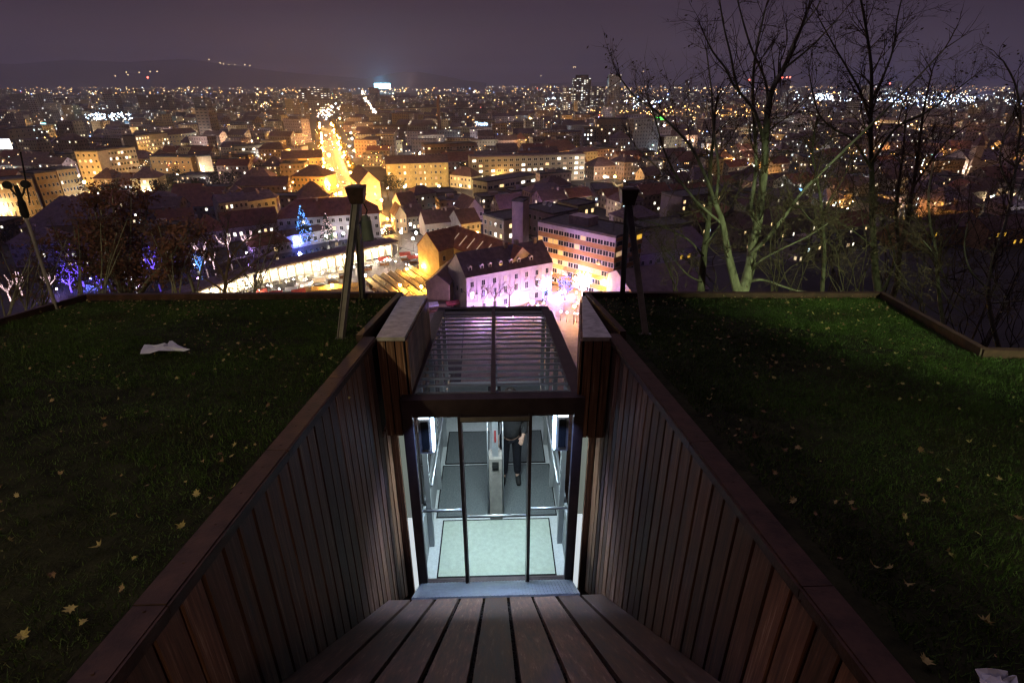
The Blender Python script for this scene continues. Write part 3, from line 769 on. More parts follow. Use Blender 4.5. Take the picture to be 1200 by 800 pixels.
# ================================================================== A-frame masts with rusty boxes
def mast(pts, label, lamp):
    (ax_, ay_), (nx_, ny_), (fx_, fy_), hA = pts
    apex = PD(ax_, ay_, hA*S)
    n_ = PLN(nx_, ny_, (TOPZ-0.08)*S, TOPS); f_ = PLN(fx_, fy_, (TOPZ-0.08)*S, TOPS)
    root = empty('frame_mast', label, 'mast', n_)
    iv = -n_
    for p, w in ((n_, 0.085), (f_, 0.085)):
        g = MB(); t = (apex-p).normalized(); s_ = t.cross(Vector((0.25,1,0))).normalized(); u_ = s_.cross(t)
        L = (apex-p).length
        mid = (apex+p)/2+iv
        g.obox(mid+s_*0.030, t*(L/2), s_*0.004, u_*0.032); g.obox(mid-s_*0.030, t*(L/2), s_*0.004, u_*0.032); g.obox(mid, t*(L/2-0.01), s_*0.026, u_*0.004)
        g.build('leg', M_GALV, root)
        g = MB(); g.obox(p+iv+Vector((0,0,0.01)), Vector((0.07,0,0)), Vector((0,0.07,0)), Vector((0,0,0.012))); g.build('foot_plate', M_GALV, root)
    g = MB(); c = apex+iv
    w0, w1, hh = 0.068, 0.098, 0.09
    g.v = [(c.x-w0,c.y-w0,c.z-hh),(c.x+w0,c.y-w0,c.z-hh),(c.x+w0,c.y+w0,c.z-hh),(c.x-w0,c.y+w0,c.z-hh),(c.x-w1,c.y-w1,c.z+hh),(c.x+w1,c.y-w1,c.z+hh),(c.x+w1,c.y+w1,c.z+hh),(c.x-w1,c.y+w1,c.z+hh)]
    for f in ((0,3,2,1),(4,5,6,7),(0,1,5,4),(1,2,6,5),(2,3,7,6),(3,0,4,7)): g.f.append(f); g.m.append(0)
    b = g.build('head_box', M_RUST, root)
    md = b.modifiers.new('bevel', 'BEVEL'); md.width = 0.008; md.segments = 2
    g = MB(); g.box(c.x-0.05,c.x+0.05,c.y-0.05,c.y+0.05,c.z+hh+0.001,c.z+hh+0.012); g.build('cover_plate', M_GALV, root)
    if lamp:
        a = PD(427, 252, (hA+0.1)*S); e = PD(432, 283, (hA+0.05)*S); d = (e-a).normalized()
        lp = empty('floodlight', 'green grey cylinder floodlight hanging from the mast beside the parallelogram cap', 'floodlight', a)
        g = MB(); g.tube([-d*0.0, d*0.05, d*0.06, d*0.27, d*0.28], [0.03,0.05,0.062,0.066,0.072], 16); g.build('housing', mat('lamp_green', (0.14,0.16,0.13), 0.45, 0.4, ns=9, amt=0.2), lp, smooth=False)
        g = MB(); g.tube([d*0.281, d*0.286], [0.060,0.060], 16); g.build('lens', mat('dark_lens', (0.02,0.02,0.02), 0.1, 0.6, ns=2), lp)
        g = MB(); q = apex-a
        g.tube([q+Vector((0.03,0,-0.05)), q*0.6+Vector((0.045,-0.02,0)), q*0.25+Vector((0.055,-0.02,0)), d*0.04], 0.007, 6); g.build('cable', M_SEAM, lp)
        g = MB(); g.bar(d*0.10+Vector((-0.16,0.02,0.02)), d*0.10+Vector((0.02,0,0)), 0.03, 0.012); g.build('bracket', M_GALV, lp)
mast(((418,228),(399,400),(425,352),7.6), 'grey angle steel frame mast with rusty head box carrying a floodlight', True)
mast(((736,230),(757,395),(729,352),7.6), 'grey steel frame mast with small head box standing before the bare trees', False)
# leaning lamp pole at the lawn edge
base = L_(66,363); topP = PD(20, 222, base.y+0.02)
lp = empty('lamp_pole', 'thin steel pole with two round disc heads at the outer lawn edge', 'pole', base)
tv = topP-base
g = MB(); g.tube([(0,0,-0.1), tv*0.8], [0.022,0.02], 8); g.build('pole', M_GALV, lp)
g = MB(); g.tube([tv*0.78, tv*0.80, tv*0.9, tv*0.92, tv*1.03], [0.025,0.045,0.042,0.03,0.024], 8); g.build('clamp', M_SEAM, lp)
for px, py in ((9,217),(30,216)):
    c = PD(px, py, base.y)-base
    g = MB(); dv = Vector((0.3,-1,0.15)).normalized()
    g.tube([c-dv*0.03, c-dv*0.01, c+dv*0.02, c+dv*0.03], [0.02,0.05,0.05,0.03], 14); ho = g.build('disc_head', M_SEAM, lp)
    g = MB(); g.tube([tv*0.93, (tv*0.93+c)/2+Vector((0,0,-0.02)), c], 0.012, 6); g.build('arm', M_SEAM, ho)
g = MB(); g.tube([PD(35,238,base.y)-base, PD(24,178,base.y)-base], 0.009, 6); g.build('whip_aerial', M_SEAM, lp)

# ================================================================== the person in the cabin
def skin_body(name, joints, bones, m, parent=None, loc=None, lev=2):
    me = bpy.data.meshes.new(name)
    me.from_pydata([j[0] for j in joints], bones, [])
    me.materials.append(m)
    o = bpy.data.objects.new(name, me); COL.objects.link(o)
    if parent is not None: o.parent = parent
    if loc is not None: o.location = loc
    sk = o.modifiers.new('skin', 'SKIN')
    lay = me.skin_vertices[0] if me.skin_vertices else None
    if lay is None:
        bpy.context.view_layer.objects.active = o
        lay = me.skin_vertices[0]
    for i, j in enumerate(joints):
        r = j[1]; lay.data[i].radius = (r, r) if not isinstance(r, tuple) else r
    lay.data[0].use_root = True
    ss = o.modifiers.new('subsurf', 'SUBSURF'); ss.levels = lev; ss.render_levels = lev
    return o
M_TROU = mat('dark_trousers', (0.018,0.018,0.024), 0.85, 0.15, ns=20, amt=0.3)
M_JACK = mat('dark_jacket', (0.03,0.028,0.03), 0.8, 0.2, ns=14, amt=0.3)
M_SKIN = mat('skin', (0.45,0.27,0.20), 0.55, 0.3, ns=12, amt=0.1)
M_HAIR = mat('dark_hair', (0.02,0.014,0.01), 0.6, 0.3, ns=40, amt=0.4)
pl = F(0.33, 9.35, zb+0.004)
# one continuous body (skin), clothes as children over it
J = [((0,0,0.94),0.10), ((0,0.0,1.12),0.095), ((0,0.01,1.34),0.105), ((0,0.01,1.47),0.06), ((0,0.0,1.53),0.05), ((0,-0.02,1.62),0.082), ((0,-0.02,1.70),0.082),
     ((0.095,0,0.86),0.085), ((0.10,0.02,0.49),0.055), ((0.11,0.03,0.09),0.038), ((0.12,-0.09,0.035),0.034),
     ((-0.095,0,0.86),0.085), ((-0.10,-0.02,0.49),0.055), ((-0.115,0.02,0.09),0.038), ((-0.14,-0.09,0.035),0.034),
     ((0.19,0.01,1.41),0.055), ((0.235,0.03,1.14),0.042), ((0.20,-0.15,0.98),0.030), ((0.17,-0.22,0.96),0.033),
     ((-0.19,0.01,1.41),0.055), ((-0.235,0.03,1.14),0.042), ((-0.22,-0.06,0.90),0.030), ((-0.215,-0.09,0.82),0.033)]
Bn = [(0,1),(1,2),(2,3),(3,4),(4,5),(5,6),(0,7),(7,8),(8,9),(9,10),(0,11),(11,12),(12,13),(13,14),(2,15),(15,16),(16,17),(17,18),(2,19),(19,20),(20,21),(21,22)]
def fingers(J, Bn, hand, d, side, curl):
    hv = Vector(J[hand][0]); d = Vector(d).normalized(); sd = Vector(side).normalized(); cv = Vector(curl).normalized()
    for k, ln in enumerate((0.070,0.080,0.074,0.058)):
        b = hv+d*0.03+sd*(0.030-0.02*k); i = len(J)
        J += [(tuple(b),0.010), (tuple(b+d*ln*0.55+cv*0.006),0.009), (tuple(b+d*ln*0.85+cv*0.035),0.008)]
        Bn += [(hand,i),(i,i+1),(i+1,i+2)]
    b = hv+sd*0.038+d*0.0; i = len(J)
    J += [(tuple(b),0.011), (tuple(b+sd*0.018+d*0.035+cv*0.015),0.009)]; Bn += [(hand,i),(i,i+1)]
fingers(J, Bn, 18, (-0.2,-0.9,-0.1), (-0.7,0.1,0.6), (-0.3,0,-0.8))
fingers(J, Bn, 22, (0,-0.25,-0.95), (0.1,-0.9,0.2), (0.8,0,0))
pr = skin_body('person', J, Bn, M_SKIN, None, pl, 2)
tag(pr, 'person in dark trousers and dark jacket standing in the cabin beside the column', 'person')
skin_body('trousers', [((0,0,0.98),0.135),((0.098,0,0.84),0.105),((0.103,0.02,0.49),0.078),((0.112,0.03,0.07),0.064),((-0.098,0,0.84),0.105),((-0.103,-0.02,0.49),0.078),((-0.117,0.02,0.07),0.064)],
          [(0,1),(1,2),(2,3),(0,4),(4,5),(5,6)], M_TROU, pr)
skin_body('jacket', [((0,0,0.84),0.185),((0,0,1.10),0.175),((0,0.01,1.34),0.18),((0,0.01,1.46),0.085),((0.2,0.01,1.41),0.08),((0.24,0.03,1.14),0.07),((0.203,-0.14,0.985),0.052),((-0.2,0.01,1.41),0.075),((-0.24,0.03,1.14),0.06),((-0.222,-0.05,0.92),0.045)],
          [(0,1),(1,2),(2,3),(2,4),(4,5),(5,6),(2,7),(7,8),(8,9)], M_JACK, pr)
g = MB(); g.ball((0,-0.005,1.70), 0.098, 12, 8, sz=0.9); g.build('hair', M_HAIR, pr, smooth=True)
g = MB(); g.tube([(0,-0.095,1.66),(0,-0.118,1.635),(0,-0.10,1.62)], [0.008,0.016,0.012], 6); g.build('nose', M_SKIN, pr, smooth=True)
for s_ in (-1,1):
    g = MB(); g.ball((s_*0.032,-0.092,1.665), 0.011, 6, 4); g.build('eye', M_SEAM, pr, smooth=True)
    g = MB(); g.ball((s_*0.085,-0.015,1.645), 0.022, 6, 4); g.build('ear', M_SKIN, pr, smooth=True)
g = MB(); g.tube([(-0.025,-0.094,1.59),(0,-0.10,1.588),(0.025,-0.094,1.59)], 0.006, 5); g.build('mouth', mat('lips', (0.3,0.12,0.1), 0.5, 0.3), pr, smooth=True)
for x, y0 in ((0.122,-0.03),(-0.138,-0.03)):
    g = MB(); g.tube([(x,y0+0.10,0.045),(x,y0+0.05,0.05),(x,y0-0.08,0.045),(x*1.05,y0-0.17,0.035),(x*1.05,y0-0.19,0.03)], [0.03,0.045,0.045,0.04,0.02], 8); g.build('shoe', M_SEAM, pr, smooth=True)
# ================================================================== the city
def wallmat(name, base, pitch=3.0, floor=3.2, win=0.42, lit=0.06, litcol=(1.0,0.72,0.38), lits=1.4, glassc=(0.02,0.02,0.025), rough=0.85):
    """plaster wall with a grid of window openings; a few of them have the light on"""
    if name in _mc: return _mc[name]
    m = bpy.data.materials.new(name); m.use_nodes = True
    t = m.node_tree; L = t.links; b = t.nodes['Principled BSDF']
    b.inputs['Specular IOR Level'].default_value = 0.2
    uv = t.nodes.new('ShaderNodeUVMap')
    oi = t.nodes.new('ShaderNodeObjectInfo')
    br = t.nodes.new('ShaderNodeTexBrick'); br.offset = 0; br.squash = 1
    br.inputs['Color1'].default_value = (0,0,0,1); br.inputs['Color2'].default_value = (1,1,1,1); br.inputs['Mortar'].default_value = (0,0,0,1)
    br.inputs['Scale'].default_value = 1; br.inputs['Mortar Size'].default_value = pitch*(1-win)*0.5
    br.inputs['Mortar Smooth'].default_value = 0; br.inputs['Brick Width'].default_value = pitch; br.inputs['Row Height'].default_value = floor; br.inputs['Bias'].default_value = 0
    off = t.nodes.new('ShaderNodeVectorMath'); off.operation = 'ADD'
    cmb = t.nodes.new('ShaderNodeCombineXYZ'); mo = t.nodes.new('ShaderNodeMath'); mo.operation = 'MULTIPLY'; mo.inputs[1].default_value = 60*pitch
    fl = t.nodes.new('ShaderNodeMath'); fl.operation = 'SNAP'; fl.inputs[1].default_value = pitch
    L.new(oi.outputs['Random'], mo.inputs[0]); L.new(mo.outputs[0], fl.inputs[0]); L.new(fl.outputs[0], cmb.inputs[0])
    L.new(uv.outputs[0], off.inputs[0]); L.new(cmb.outputs[0], off.inputs[1]); L.new(off.outputs[0], br.inputs['Vector'])
    # wall tone: noise, streaks, object variation
    c = t.nodes.new('ShaderNodeTexCoord'); n = t.nodes.new('ShaderNodeTexNoise'); n.inputs['Scale'].default_value = 0.35; n.inputs['Detail'].default_value = 5
    L.new(c.outputs['Object'], n.inputs['Vector'])
    r = t.nodes.new('ShaderNodeValToRGB'); e = r.color_ramp.elements
    e[0].position = 0.3; e[0].color = (*[x*0.72 for x in base],1); e[1].position = 0.7; e[1].color = (*[min(1,x*1.1) for x in base],1)
    L.new(n.outputs['Fac'], r.inputs[0])
    mx = t.nodes.new('ShaderNodeMixRGB'); L.new(br.outputs['Fac'], mx.inputs[0]); mx.inputs[1].default_value = (*glassc,1); L.new(r.outputs[0], mx.inputs[2])
    L.new(mx.outputs[0], b.inputs['Base Color'])
    ro = t.nodes.new('ShaderNodeMapRange'); ro.inputs['To Min'].default_value = 0.15; ro.inputs['To Max'].default_value = rough
    L.new(br.outputs['Fac'], ro.inputs['Value']); L.new(ro.outputs[0], b.inputs['Roughness'])
    gt = t.nodes.new('ShaderNodeMath'); gt.operation = 'GREATER_THAN'; gt.inputs[1].default_value = 1-lit
    L.new(br.outputs['Color'], gt.inputs[0])
    wn_ = t.nodes.new('ShaderNodeTexWhiteNoise'); wn_.noise_dimensions = '1D'
    ms = t.nodes.new('ShaderNodeMath'); ms.operation = 'MULTIPLY'; ms.inputs[1].default_value = 977.0
    L.new(br.outputs['Color'], ms.inputs[0]); L.new(ms.outputs[0], wn_.inputs['W'])
    lr = t.nodes.new('ShaderNodeValToRGB'); q = lr.color_ramp.elements
    q[0].position = 0; q[0].color = (*litcol,1); q[1].position = 1; q[1].color = (0.8,0.9,1.0,1)
    z = q.new(0.6); z.color = (1.0,0.86,0.6,1)
    L.new(wn_.outputs['Value'], lr.inputs[0]); L.new(lr.outputs[0], b.inputs['Emission Color'])
    es = t.nodes.new('ShaderNodeMath'); es.operation = 'MULTIPLY'
    e2 = t.nodes.new('ShaderNodeMapRange'); e2.inputs['To Min'].default_value = lits*0.35; e2.inputs['To Max'].default_value = lits*1.8
    L.new(wn_.outputs['Value'], e2.inputs['Value']); L.new(e2.outputs[0], es.inputs[1]); L.new(gt.outputs[0], es.inputs[0]); L.new(es.outputs[0], b.inputs['Emission Strength'])
    m.cycles.emission_sampling = 'NONE'
    _mc[name] = m
    return m
def roofmat(name, base):
    m = mat(name, base, 0.8, 0.2, ns=0.5, amt=0.4, bump=0.5, bs=2.5, stretch=(1,1,1))
    return m
M_RD = roofmat('roof_dark_tile', (0.12,0.068,0.062)); M_RR = roofmat('roof_red_tile', (0.20,0.075,0.045)); M_RO = roofmat('roof_orange_tile', (0.30,0.11,0.05)); M_RG = roofmat('roof_grey_felt', (0.10,0.09,0.09)); M_RP = roofmat('roof_slate', (0.15,0.10,0.12))
ROOFS = {'dark': M_RD, 'red': M_RR, 'orange': M_RO, 'grey': M_RG, 'slate': M_RP}
M_CHIM = mat('chimney_render', (0.35,0.26,0.22), 0.9, 0.1, ns=3)
M_WFR = mat('window_frame_white', (0.6,0.58,0.55), 0.6, 0.3, ns=4, amt=0.1)
M_WDK = mat('window_dark_glass', (0.025,0.025,0.03), 0.12, 0.5, ns=4, amt=0.3)
M_WWARM = emi('window_warm', (1.0,0.66,0.30), 1.6, False); M_WWHT = emi('window_white', (1.0,0.92,0.75), 2.6, False)
M_WDIM = emi('window_dim', (1.0,0.62,0.32), 0.45, False); M_WCOOL = emi('window_cool', (0.75,0.9,1.0), 2.2, False); M_WORG = emi('window_orange', (1.0,0.55,0.05), 0.8, False)
def winmesh(nm, m):
    g = MB(); g.box(-0.5,0.5,-0.06,0.0,-0.5,0.5,0); g.box(-0.42,-0.03,-0.085,-0.062,-0.43,0.43,1); g.box(0.03,0.42,-0.085,-0.062,-0.43,0.43,1)
    return g.mesh(nm, [M_WFR, m])
WIN = {k: winmesh('window_'+k, m) for k, m in (('dark',M_WDK),('warm',M_WWARM),('white',M_WWHT),('dim',M_WDIM),('cool',M_WCOOL),('orange',M_WORG))}
FOOT = []     # footprints already built on: (cx, cy, radius)
def wall_uv(me):
    uvl = me.uv_layers.new(name='UVMap')
    vs = me.vertices; lv = [None]*len(me.loops)
    for p in me.polygons:
        nx_, ny_ = p.normal.x, p.normal.y
        for li in p.loop_indices:
            v = vs[me.loops[li].vertex_index].co
            u = v.x if abs(ny_) >= abs(nx_) else v.y
            lv[li] = (u, v.z)
    uvl.data.foreach_set('uv', [c for q in lv for c in q])
def body(root, Lx, D, h, roof, rise, wm, rm, ox=0, oy=0, rz=0, over=0.5, chim=0, z0=0.0):
    """one building body: walls + roof as parts; local x along the facade, y away from it"""
    w = MB()
    a, b_, c, d = (0,0,z0),(Lx,0,z0),(Lx,D,z0),(0,D,z0); A,B,C_,D_ = (0,0,h),(Lx,0,h),(Lx,D,h),(0,D,h)
    if roof == 'gable':
        w.quad(a,b_,B,A); w.quad(c,d,D_,C_)
        w.poly([b_,c,C_,(Lx,D/2,h+rise),B]); w.poly([d,a,A,(0,D/2,h+rise),D_])
    elif roof == 'gablex':
        w.poly([a,b_,B,(Lx/2,0,h+rise),A]); w.poly([c,d,D_,(Lx/2,D,h+rise),C_]); w.quad(b_,c,C_,B); w.quad(d,a,A,D_)
    else:
        w.quad(a,b_,B,A); w.quad(b_,c,C_,B); w.quad(c,d,D_,C_); w.quad(d,a,A,D_)
    me = w.mesh('wall', wm); wall_uv(me)
    wo = link(me, 'wall', root, (ox,oy,0), (0,0,rz))
    r = MB(); t = 0.22; o = over
    if roof == 'flat':
        r.box(-0.15, Lx+0.15, -0.15, D+0.15, h, h+0.25)
        for (x0,x1,y0,y1) in ((-0.15,Lx+0.15,-0.15,0.15),(-0.15,Lx+0.15,D-0.15,D+0.15),(-0.15,0.15,0.15,D-0.15),(Lx-0.15,Lx+0.15,0.15,D-0.15)):
            r.box(x0,x1,y0,y1,h+0.25,h+0.8)
    else:
        sl = rise/(D/2) if roof != 'gablex' else rise/(Lx/2); dz = -o*sl
        if roof == 'gable':
            P = [(-o*.6,-o,h+dz),(Lx+o*.6,-o,h+dz),(Lx+o*.6,D/2,h+rise),(-o*.6,D/2,h+rise),(-o*.6,D+o,h+dz),(Lx+o*.6,D+o,h+dz)]
            fs = [(0,1,2,3),(3,2,5,4)]
        elif roof == 'gablex':
            P = [(-o,-o*.6,h+dz),(-o,D+o*.6,h+dz),(Lx/2,D+o*.6,h+rise),(Lx/2,-o*.6,h+rise),(Lx+o,-o*.6,h+dz),(Lx+o,D+o*.6,h+dz)]
            fs = [(0,3,2,1),(3,4,5,2)]
        else:
            q = min(D/2, Lx*0.45)
            P = [(-o,-o,h+dz),(Lx+o,-o,h+dz),(Lx+o,D+o,h+dz),(-o,D+o,h+dz),(q,D/2,h+rise),(Lx-q,D/2,h+rise)]
            fs = [(0,1,5,4),(1,2,5),(2,3,4,5),(3,0,4)]
        n = len(P)
        r.v = [(p[0],p[1],p[2]+t) for p in P]+[(p[0],p[1],p[2]+0.02) for p in P]
        edges = {}
        for f in fs:
            r.f.append(f); r.f.append(tuple(n+k for k in reversed(f))); r.m += [0,0]
            for k in range(len(f)):
                e = (f[k], f[(k+1) % len(f)])
                if (e[1],e[0]) in edges: edges.pop((e[1],e[0]))
                else: edges[e] = 1
        for (p, q2) in edges: r.f.append((q2,p,n+p,n+q2)); r.m.append(0)
    ro = r.build('roof', rm, root, loc=(ox,oy,0)); ro.rotation_euler = (0,0,rz)
    for k in range(chim):
        x = Lx*(0.15+0.7*RNG.random()); y = D*(0.35+0.3*RNG.random()); zt = h+rise*(1-abs(y-D/2)/(D/2)) if roof in ('gable','hip') else h
        g = MB(); g.box(x-0.45,x+0.45,y-0.35,y+0.35,zt-0.6,zt+1.5); g.box(x-0.55,x+0.55,y-0.45,y+0.45,zt+1.5,zt+1.65); g.build('chimney', M_CHIM, ro)
    return wo, ro
def windows(root, p0, p1, out, rows, cols, z0, zf, lit, kinds, ww=0.5, wh=0.55, hmax=1.9, wmax=1.6, skip=0.0, cap=100):
    """windows as parts on one face from p0 to p1 (local), out = outward normal angle"""
    p0 = Vector(p0); p1 = Vector(p1); L = (p1-p0).length; t = (p1-p0)/L; ang = math.atan2(t.y, t.x)
    n = 0
    for r_ in range(rows):
        for c in range(cols):
            if n >= cap or RNG.random() < skip: continue
            k = RNG.choice(kinds) if RNG.random() < lit else 'dark'
            q = p0+t*(L*(c+0.5)/cols); w = min(L/cols*ww, wmax) if wmax else L/cols*ww
            link(WIN[k], 'window', root, (q.x, q.y, z0+zf*(r_+0.5)), (0,0,ang), (w, 1, min(zf*wh, hmax))); n += 1
def bld(name, label, A, B, h, D, wcol, roof='flat', rise=0, rc='dark', rows=0, cols=0, lit=0.2, kinds=('warm','white'), side=None, scols=3, chim=0, group=None, cat='building', ww=0.5, wh=0.55, wmax=1.6, hmax=1.9, over=0.5, zb=0.0, skip=0, wm=None):
    a = U(A[0],A[1],h); b = U(B[0],B[1],h); t = b-a; Lx = t.length; rz = math.atan2(t.y, t.x)
    root = empty(name, label, cat, (a.x,a.y,0), rz, group)
    wm = wm or mat('plaster_%s' % '_'.join('%02d' % int(x*100) for x in wcol), wcol, 0.85, 0.2, ns=0.4, amt=0.22)
    body(root, Lx, D, h, roof, rise, wm, ROOFS[rc], over=over, chim=chim)
    if rows:
        zf = (h-zb-0.5)/rows
        windows(root, (0,0,0), (Lx,0,0), 0, rows, cols, zb, zf, lit, kinds, ww, wh, hmax, wmax, skip, cap=max(0, 98-rows*(scols if side else 0)))
        if side == 'r': windows(root, (Lx,0,0), (Lx,D,0), 0, rows, scols, zb, zf, lit, kinds, ww, wh, hmax, wmax, skip)
        if side == 'l': windows(root, (0,D,0), (0,0,0), 0, rows, scols, zb, zf, lit, kinds, ww, wh, hmax, wmax, skip)
    c = a+Vector((math.cos(rz)*Lx/2-math.sin(rz)*D/2, math.sin(rz)*Lx/2+math.cos(rz)*D/2, 0))
    n = max(1, int(max(Lx,D)/12))
    for i in range(n):
        for j in range(max(1,int(D/12))):
            q = a+Vector((math.cos(rz),math.sin(rz),0))*Lx*(i+.5)/n+Vector((-math.sin(rz),math.cos(rz),0))*D*(j+.5)/max(1,int(D/12))
            FOOT.append((q.x, q.y, max(Lx/n, D/max(1,int(D/12)))*0.62))
    return root, Lx
CREAM = (0.48,0.40,0.28); WHITE = (0.58,0.55,0.50); PINKW = (0.55,0.42,0.42); YEL = (0.52,0.42,0.20); GREY = (0.30,0.29,0.28); OCH = (0.45,0.28,0.14); LILAC = (0.50,0.44,0.52); BROWN = (0.26,0.18,0.14)

# ---- the palace on the square (three wings round a court)
def palace():
    h = 13.0
    a = U(546,325,h); b = U(647,307,h); t = b-a; Lx = t.length; rz = math.atan2(t.y,t.x)
    root = empty('palace', 'big three winged palace with dormered purple front facing the fairground square', 'palace', (a.x,a.y,0), rz)
    wm = mat('plaster_palace', (0.50,0.44,0.46), 0.85, 0.2, ns=0.4, amt=0.2)
    D = 13.5
    wo, ro = body(root, Lx, D, h, 'gable', 6.0, wm, M_RP, over=0.3)
    # front: two rows of tall windows, cornice, string course, pilasters
    g = MB(); g.box(-0.2,Lx+0.2,-0.35,-0.003,h-0.7,h-0.1); g.build('cornice', wm, root)
    g = MB(); g.box(-0.1,Lx+0.1,-0.22,-0.003,4.2,4.6); g.build('string_course', wm, root)
    for i in range(9):
        x = Lx*i/8; g = MB(); g.box(max(x-0.35,0),min(x+0.35,Lx),-0.16,-0.004,4.6,h-0.7); g.build('pilaster', wm, root)
    for r_, (z, hh) in enumerate(((2.2,2.2),(6.6,2.6),(10.3,2.0))):
        for i in range(8):
            x = Lx*(i+0.5)/8; k = 'white' if RNG.random() < (0.45 if r_ == 0 else 0.12) else ('dim' if RNG.random() < 0.15 else 'dark')
            link(WIN[k], 'window', root, (x,-0.003,z), (0,0,0), (1.35,1,hh))
            if r_ == 1:
                g = MB(); P = [(x-1.0,8.2),(x+1.0,8.2),(x+0.7,8.75),(x,9.0),(x-0.7,8.75)]
                g.v = [(p[0],-0.03,p[1]) for p in P]+[(p[0],-0.3,p[1]) for p in P]; g.f = [(0,1,2,3,4),(9,8,7,6,5)]+[(k2,5+k2,5+(k2+1)%5,(k2+1)%5) for k2 in range(5)]; g.m=[0]*7
                g.build('window_hood', wm, root)
    # dormers on both slopes
    for i, fx in enumerate((0.07,0.2,0.29,0.41,0.53,0.62,0.77)):
        x = Lx*fx; y = 1.6; z = h+6.0*y/(D/2)
        g = MB(); g.box(x-0.6,x+0.6,y-0.2,y+1.6,z-0.2,z+1.2,0); g.poly([(x-0.75,y-0.35,z+1.2),(x+0.75,y-0.35,z+1.2),(x,y-0.35,z+1.75)],0); g.quad((x-0.75,y-0.35,z+1.2),(x,y-0.35,z+1.75),(x,y+2.4,z+1.75),(x-0.75,y+2.0,z+1.2),1); g.quad((x,y-0.35,z+1.75),(x+0.75,y-0.35,z+1.2),(x+0.75,y+2.0,z+1.2),(x,y+2.4,z+1.75),1)
        g.box(x-0.35,x+0.35,y-0.26,y-0.21,z+0.1,z+1.0,2)
        g.build('dormer', [mat('dormer_white', (0.66,0.60,0.64), 0.8, 0.2, ns=2, amt=0.1), M_RP, M_WDK], ro)
    for fx in (0.55,0.68,0.9):
        x = Lx*fx; g = MB(); g.box(x-0.6,x+0.6,D/2-0.9,D/2+0.4,h+5.2,h+7.3); g.box(x-0.7,x+0.7,D/2-1.0,D/2+0.5,h+7.3,h+7.5); g.build('chimney', M_CHIM, ro)
    # rear wings from their ridges
    def wing(ra, rb, zr_, half, rise, rm, wm2):
        pa = U(*ra, zr_)-Vector((a.x,a.y,0)); pb = U(*rb, zr_)-Vector((a.x,a.y,0))
        M = Matrix.Rotation(-rz,3,'Z'); pa = M@pa; pb = M@pb; d = pb-pa; d.z = 0; L2 = d.length; an = math.atan2(d.y,d.x); nn = Vector((-math.sin(an),math.cos(an),0))
        o = pa-nn*half
        return body(root, L2, 2*half, zr_-rise, 'gable', rise, wm2, rm, ox=o.x, oy=o.y, rz=an, over=0.3), (o, an, L2)
    yw = mat('plaster_rear_wing', (0.52,0.40,0.20), 0.85, 0.2, ns=0.4, amt=0.25)
    (w1, r1), _ = wing((536,265), (612,290), 19.0, 6.5, 5.5, M_RO, yw)
    (w2, r2), (o2, an2, L2) = wing((500,273), (537,264.5), 19.0, 6.0, 5.5, M_RO, yw)
    (w3, r3), _ = wing((512,322), (534,300), 12.0, 4.0, 3.0, M_RD, yw)
    for i in range(5):   # skylight strips on the orange roof
        x = 4+i*5.0; y = 2.2
        z = 13.5+5.5*y/6.5+0.25
        g = MB(); g.quad((x,y-1.4,z-1.15),(x+0.5,y-1.4,z-1.15),(x+0.5,y+2.2,z+1.9),(x,y+2.2,z+1.9)); so_ = g.build('skylight', M_WDIM, r1)
    for r_ in range(3):
        for c in range(3):
            q = Vector((L2*(c+0.5)/3, 0, 0)); q.rotate(Matrix.Rotation(an2,3,'Z')); q += o2
            link(WIN['dark'], 'window', root, (q.x,q.y,3+3.6*r_), (0,0,an2), (1.3,1,2.0))
    for c in range(3):
        link(WIN['dark'], 'window', root, (-0.003, D*(c+1)/4, 7.5), (0,0,-math.pi/2), (1.1,1,1.8))
    FOOT.extend([(U(580,330).x,U(580,330).y,22),(U(560,300).x,U(560,300).y,24),(U(620,320).x,U(620,320).y,22)])
palace()
# ---- near and middle buildings, each placed by its eaves
rt, Lo = bld('office_block', 'long flat roofed office block with orange lit window bands beyond the square', (631,260),(722,279),22,17,(0.50,0.27,0.11),rows=6,cols=14,lit=0.26,kinds=('orange','orange','dim','dim'),ww=0.97,wh=0.52,wmax=0,side='r',scols=2,rc='grey')
g = MB(); g.box(Lo*.3,Lo*.55,5,11,22.3,25.3); g.build('plant_room', mat('plaster_plant', PINKW, 0.85, ns=0.5), rt)
g = MB(); g.box(-0.1,Lo+0.1,-0.25,-0.003,20.4,22); g.build('fascia', mat('plaster_fascia', LILAC, 0.8, ns=0.5, amt=0.15), rt)
g = MB(); g.tube([(Lo*.85,6,22.2),(Lo*.85,6,27)],0.12,5); g.build('aerial', M_GALV, rt)
rt, _ = bld('slim_tower', 'slim windowless pinkish tower slab behind the palace roof', (600,236),(613,237),26,7,PINKW,rc='grey')
bld('corner_block', 'beige flat roofed corner block with cornice beside the slim tower', (566,252),(590,259),17,15,(0.46,0.37,0.26),rows=4,cols=4,lit=0.35,side='r',scols=2,rc='grey')
rt, L2_ = bld('antenna_house', 'purple grey flat block with satellite dishes on its roof', (613,243),(648,252),20,14,(0.36,0.28,0.32),rows=4,cols=6,lit=0.15,rc='grey')
for x in (L2_*.5, L2_*.68):
    g = MB(); dvec = Vector((0.3,-1,0.5)).normalized()
    g.tube([Vector((x,4,22.6)), Vector((x,4,22.6))+dvec*0.25, Vector((x,4,22.6))+dvec*0.5], [0.1,0.75,1.0], 10, cap=False); g.build('satellite_dish', M_WFR, rt)
    g = MB(); g.tube([(x,4,20.2),(x,4,22.6)],0.08,5); g.build('dish_mast', M_GALV, rt)
bld('green_house', 'small yellow green lit block with a blank side wall', (677,242),(698,238),20,12,(0.40,0.42,0.20),rows=4,cols=3,lit=0.2,rc='grey',side='r')
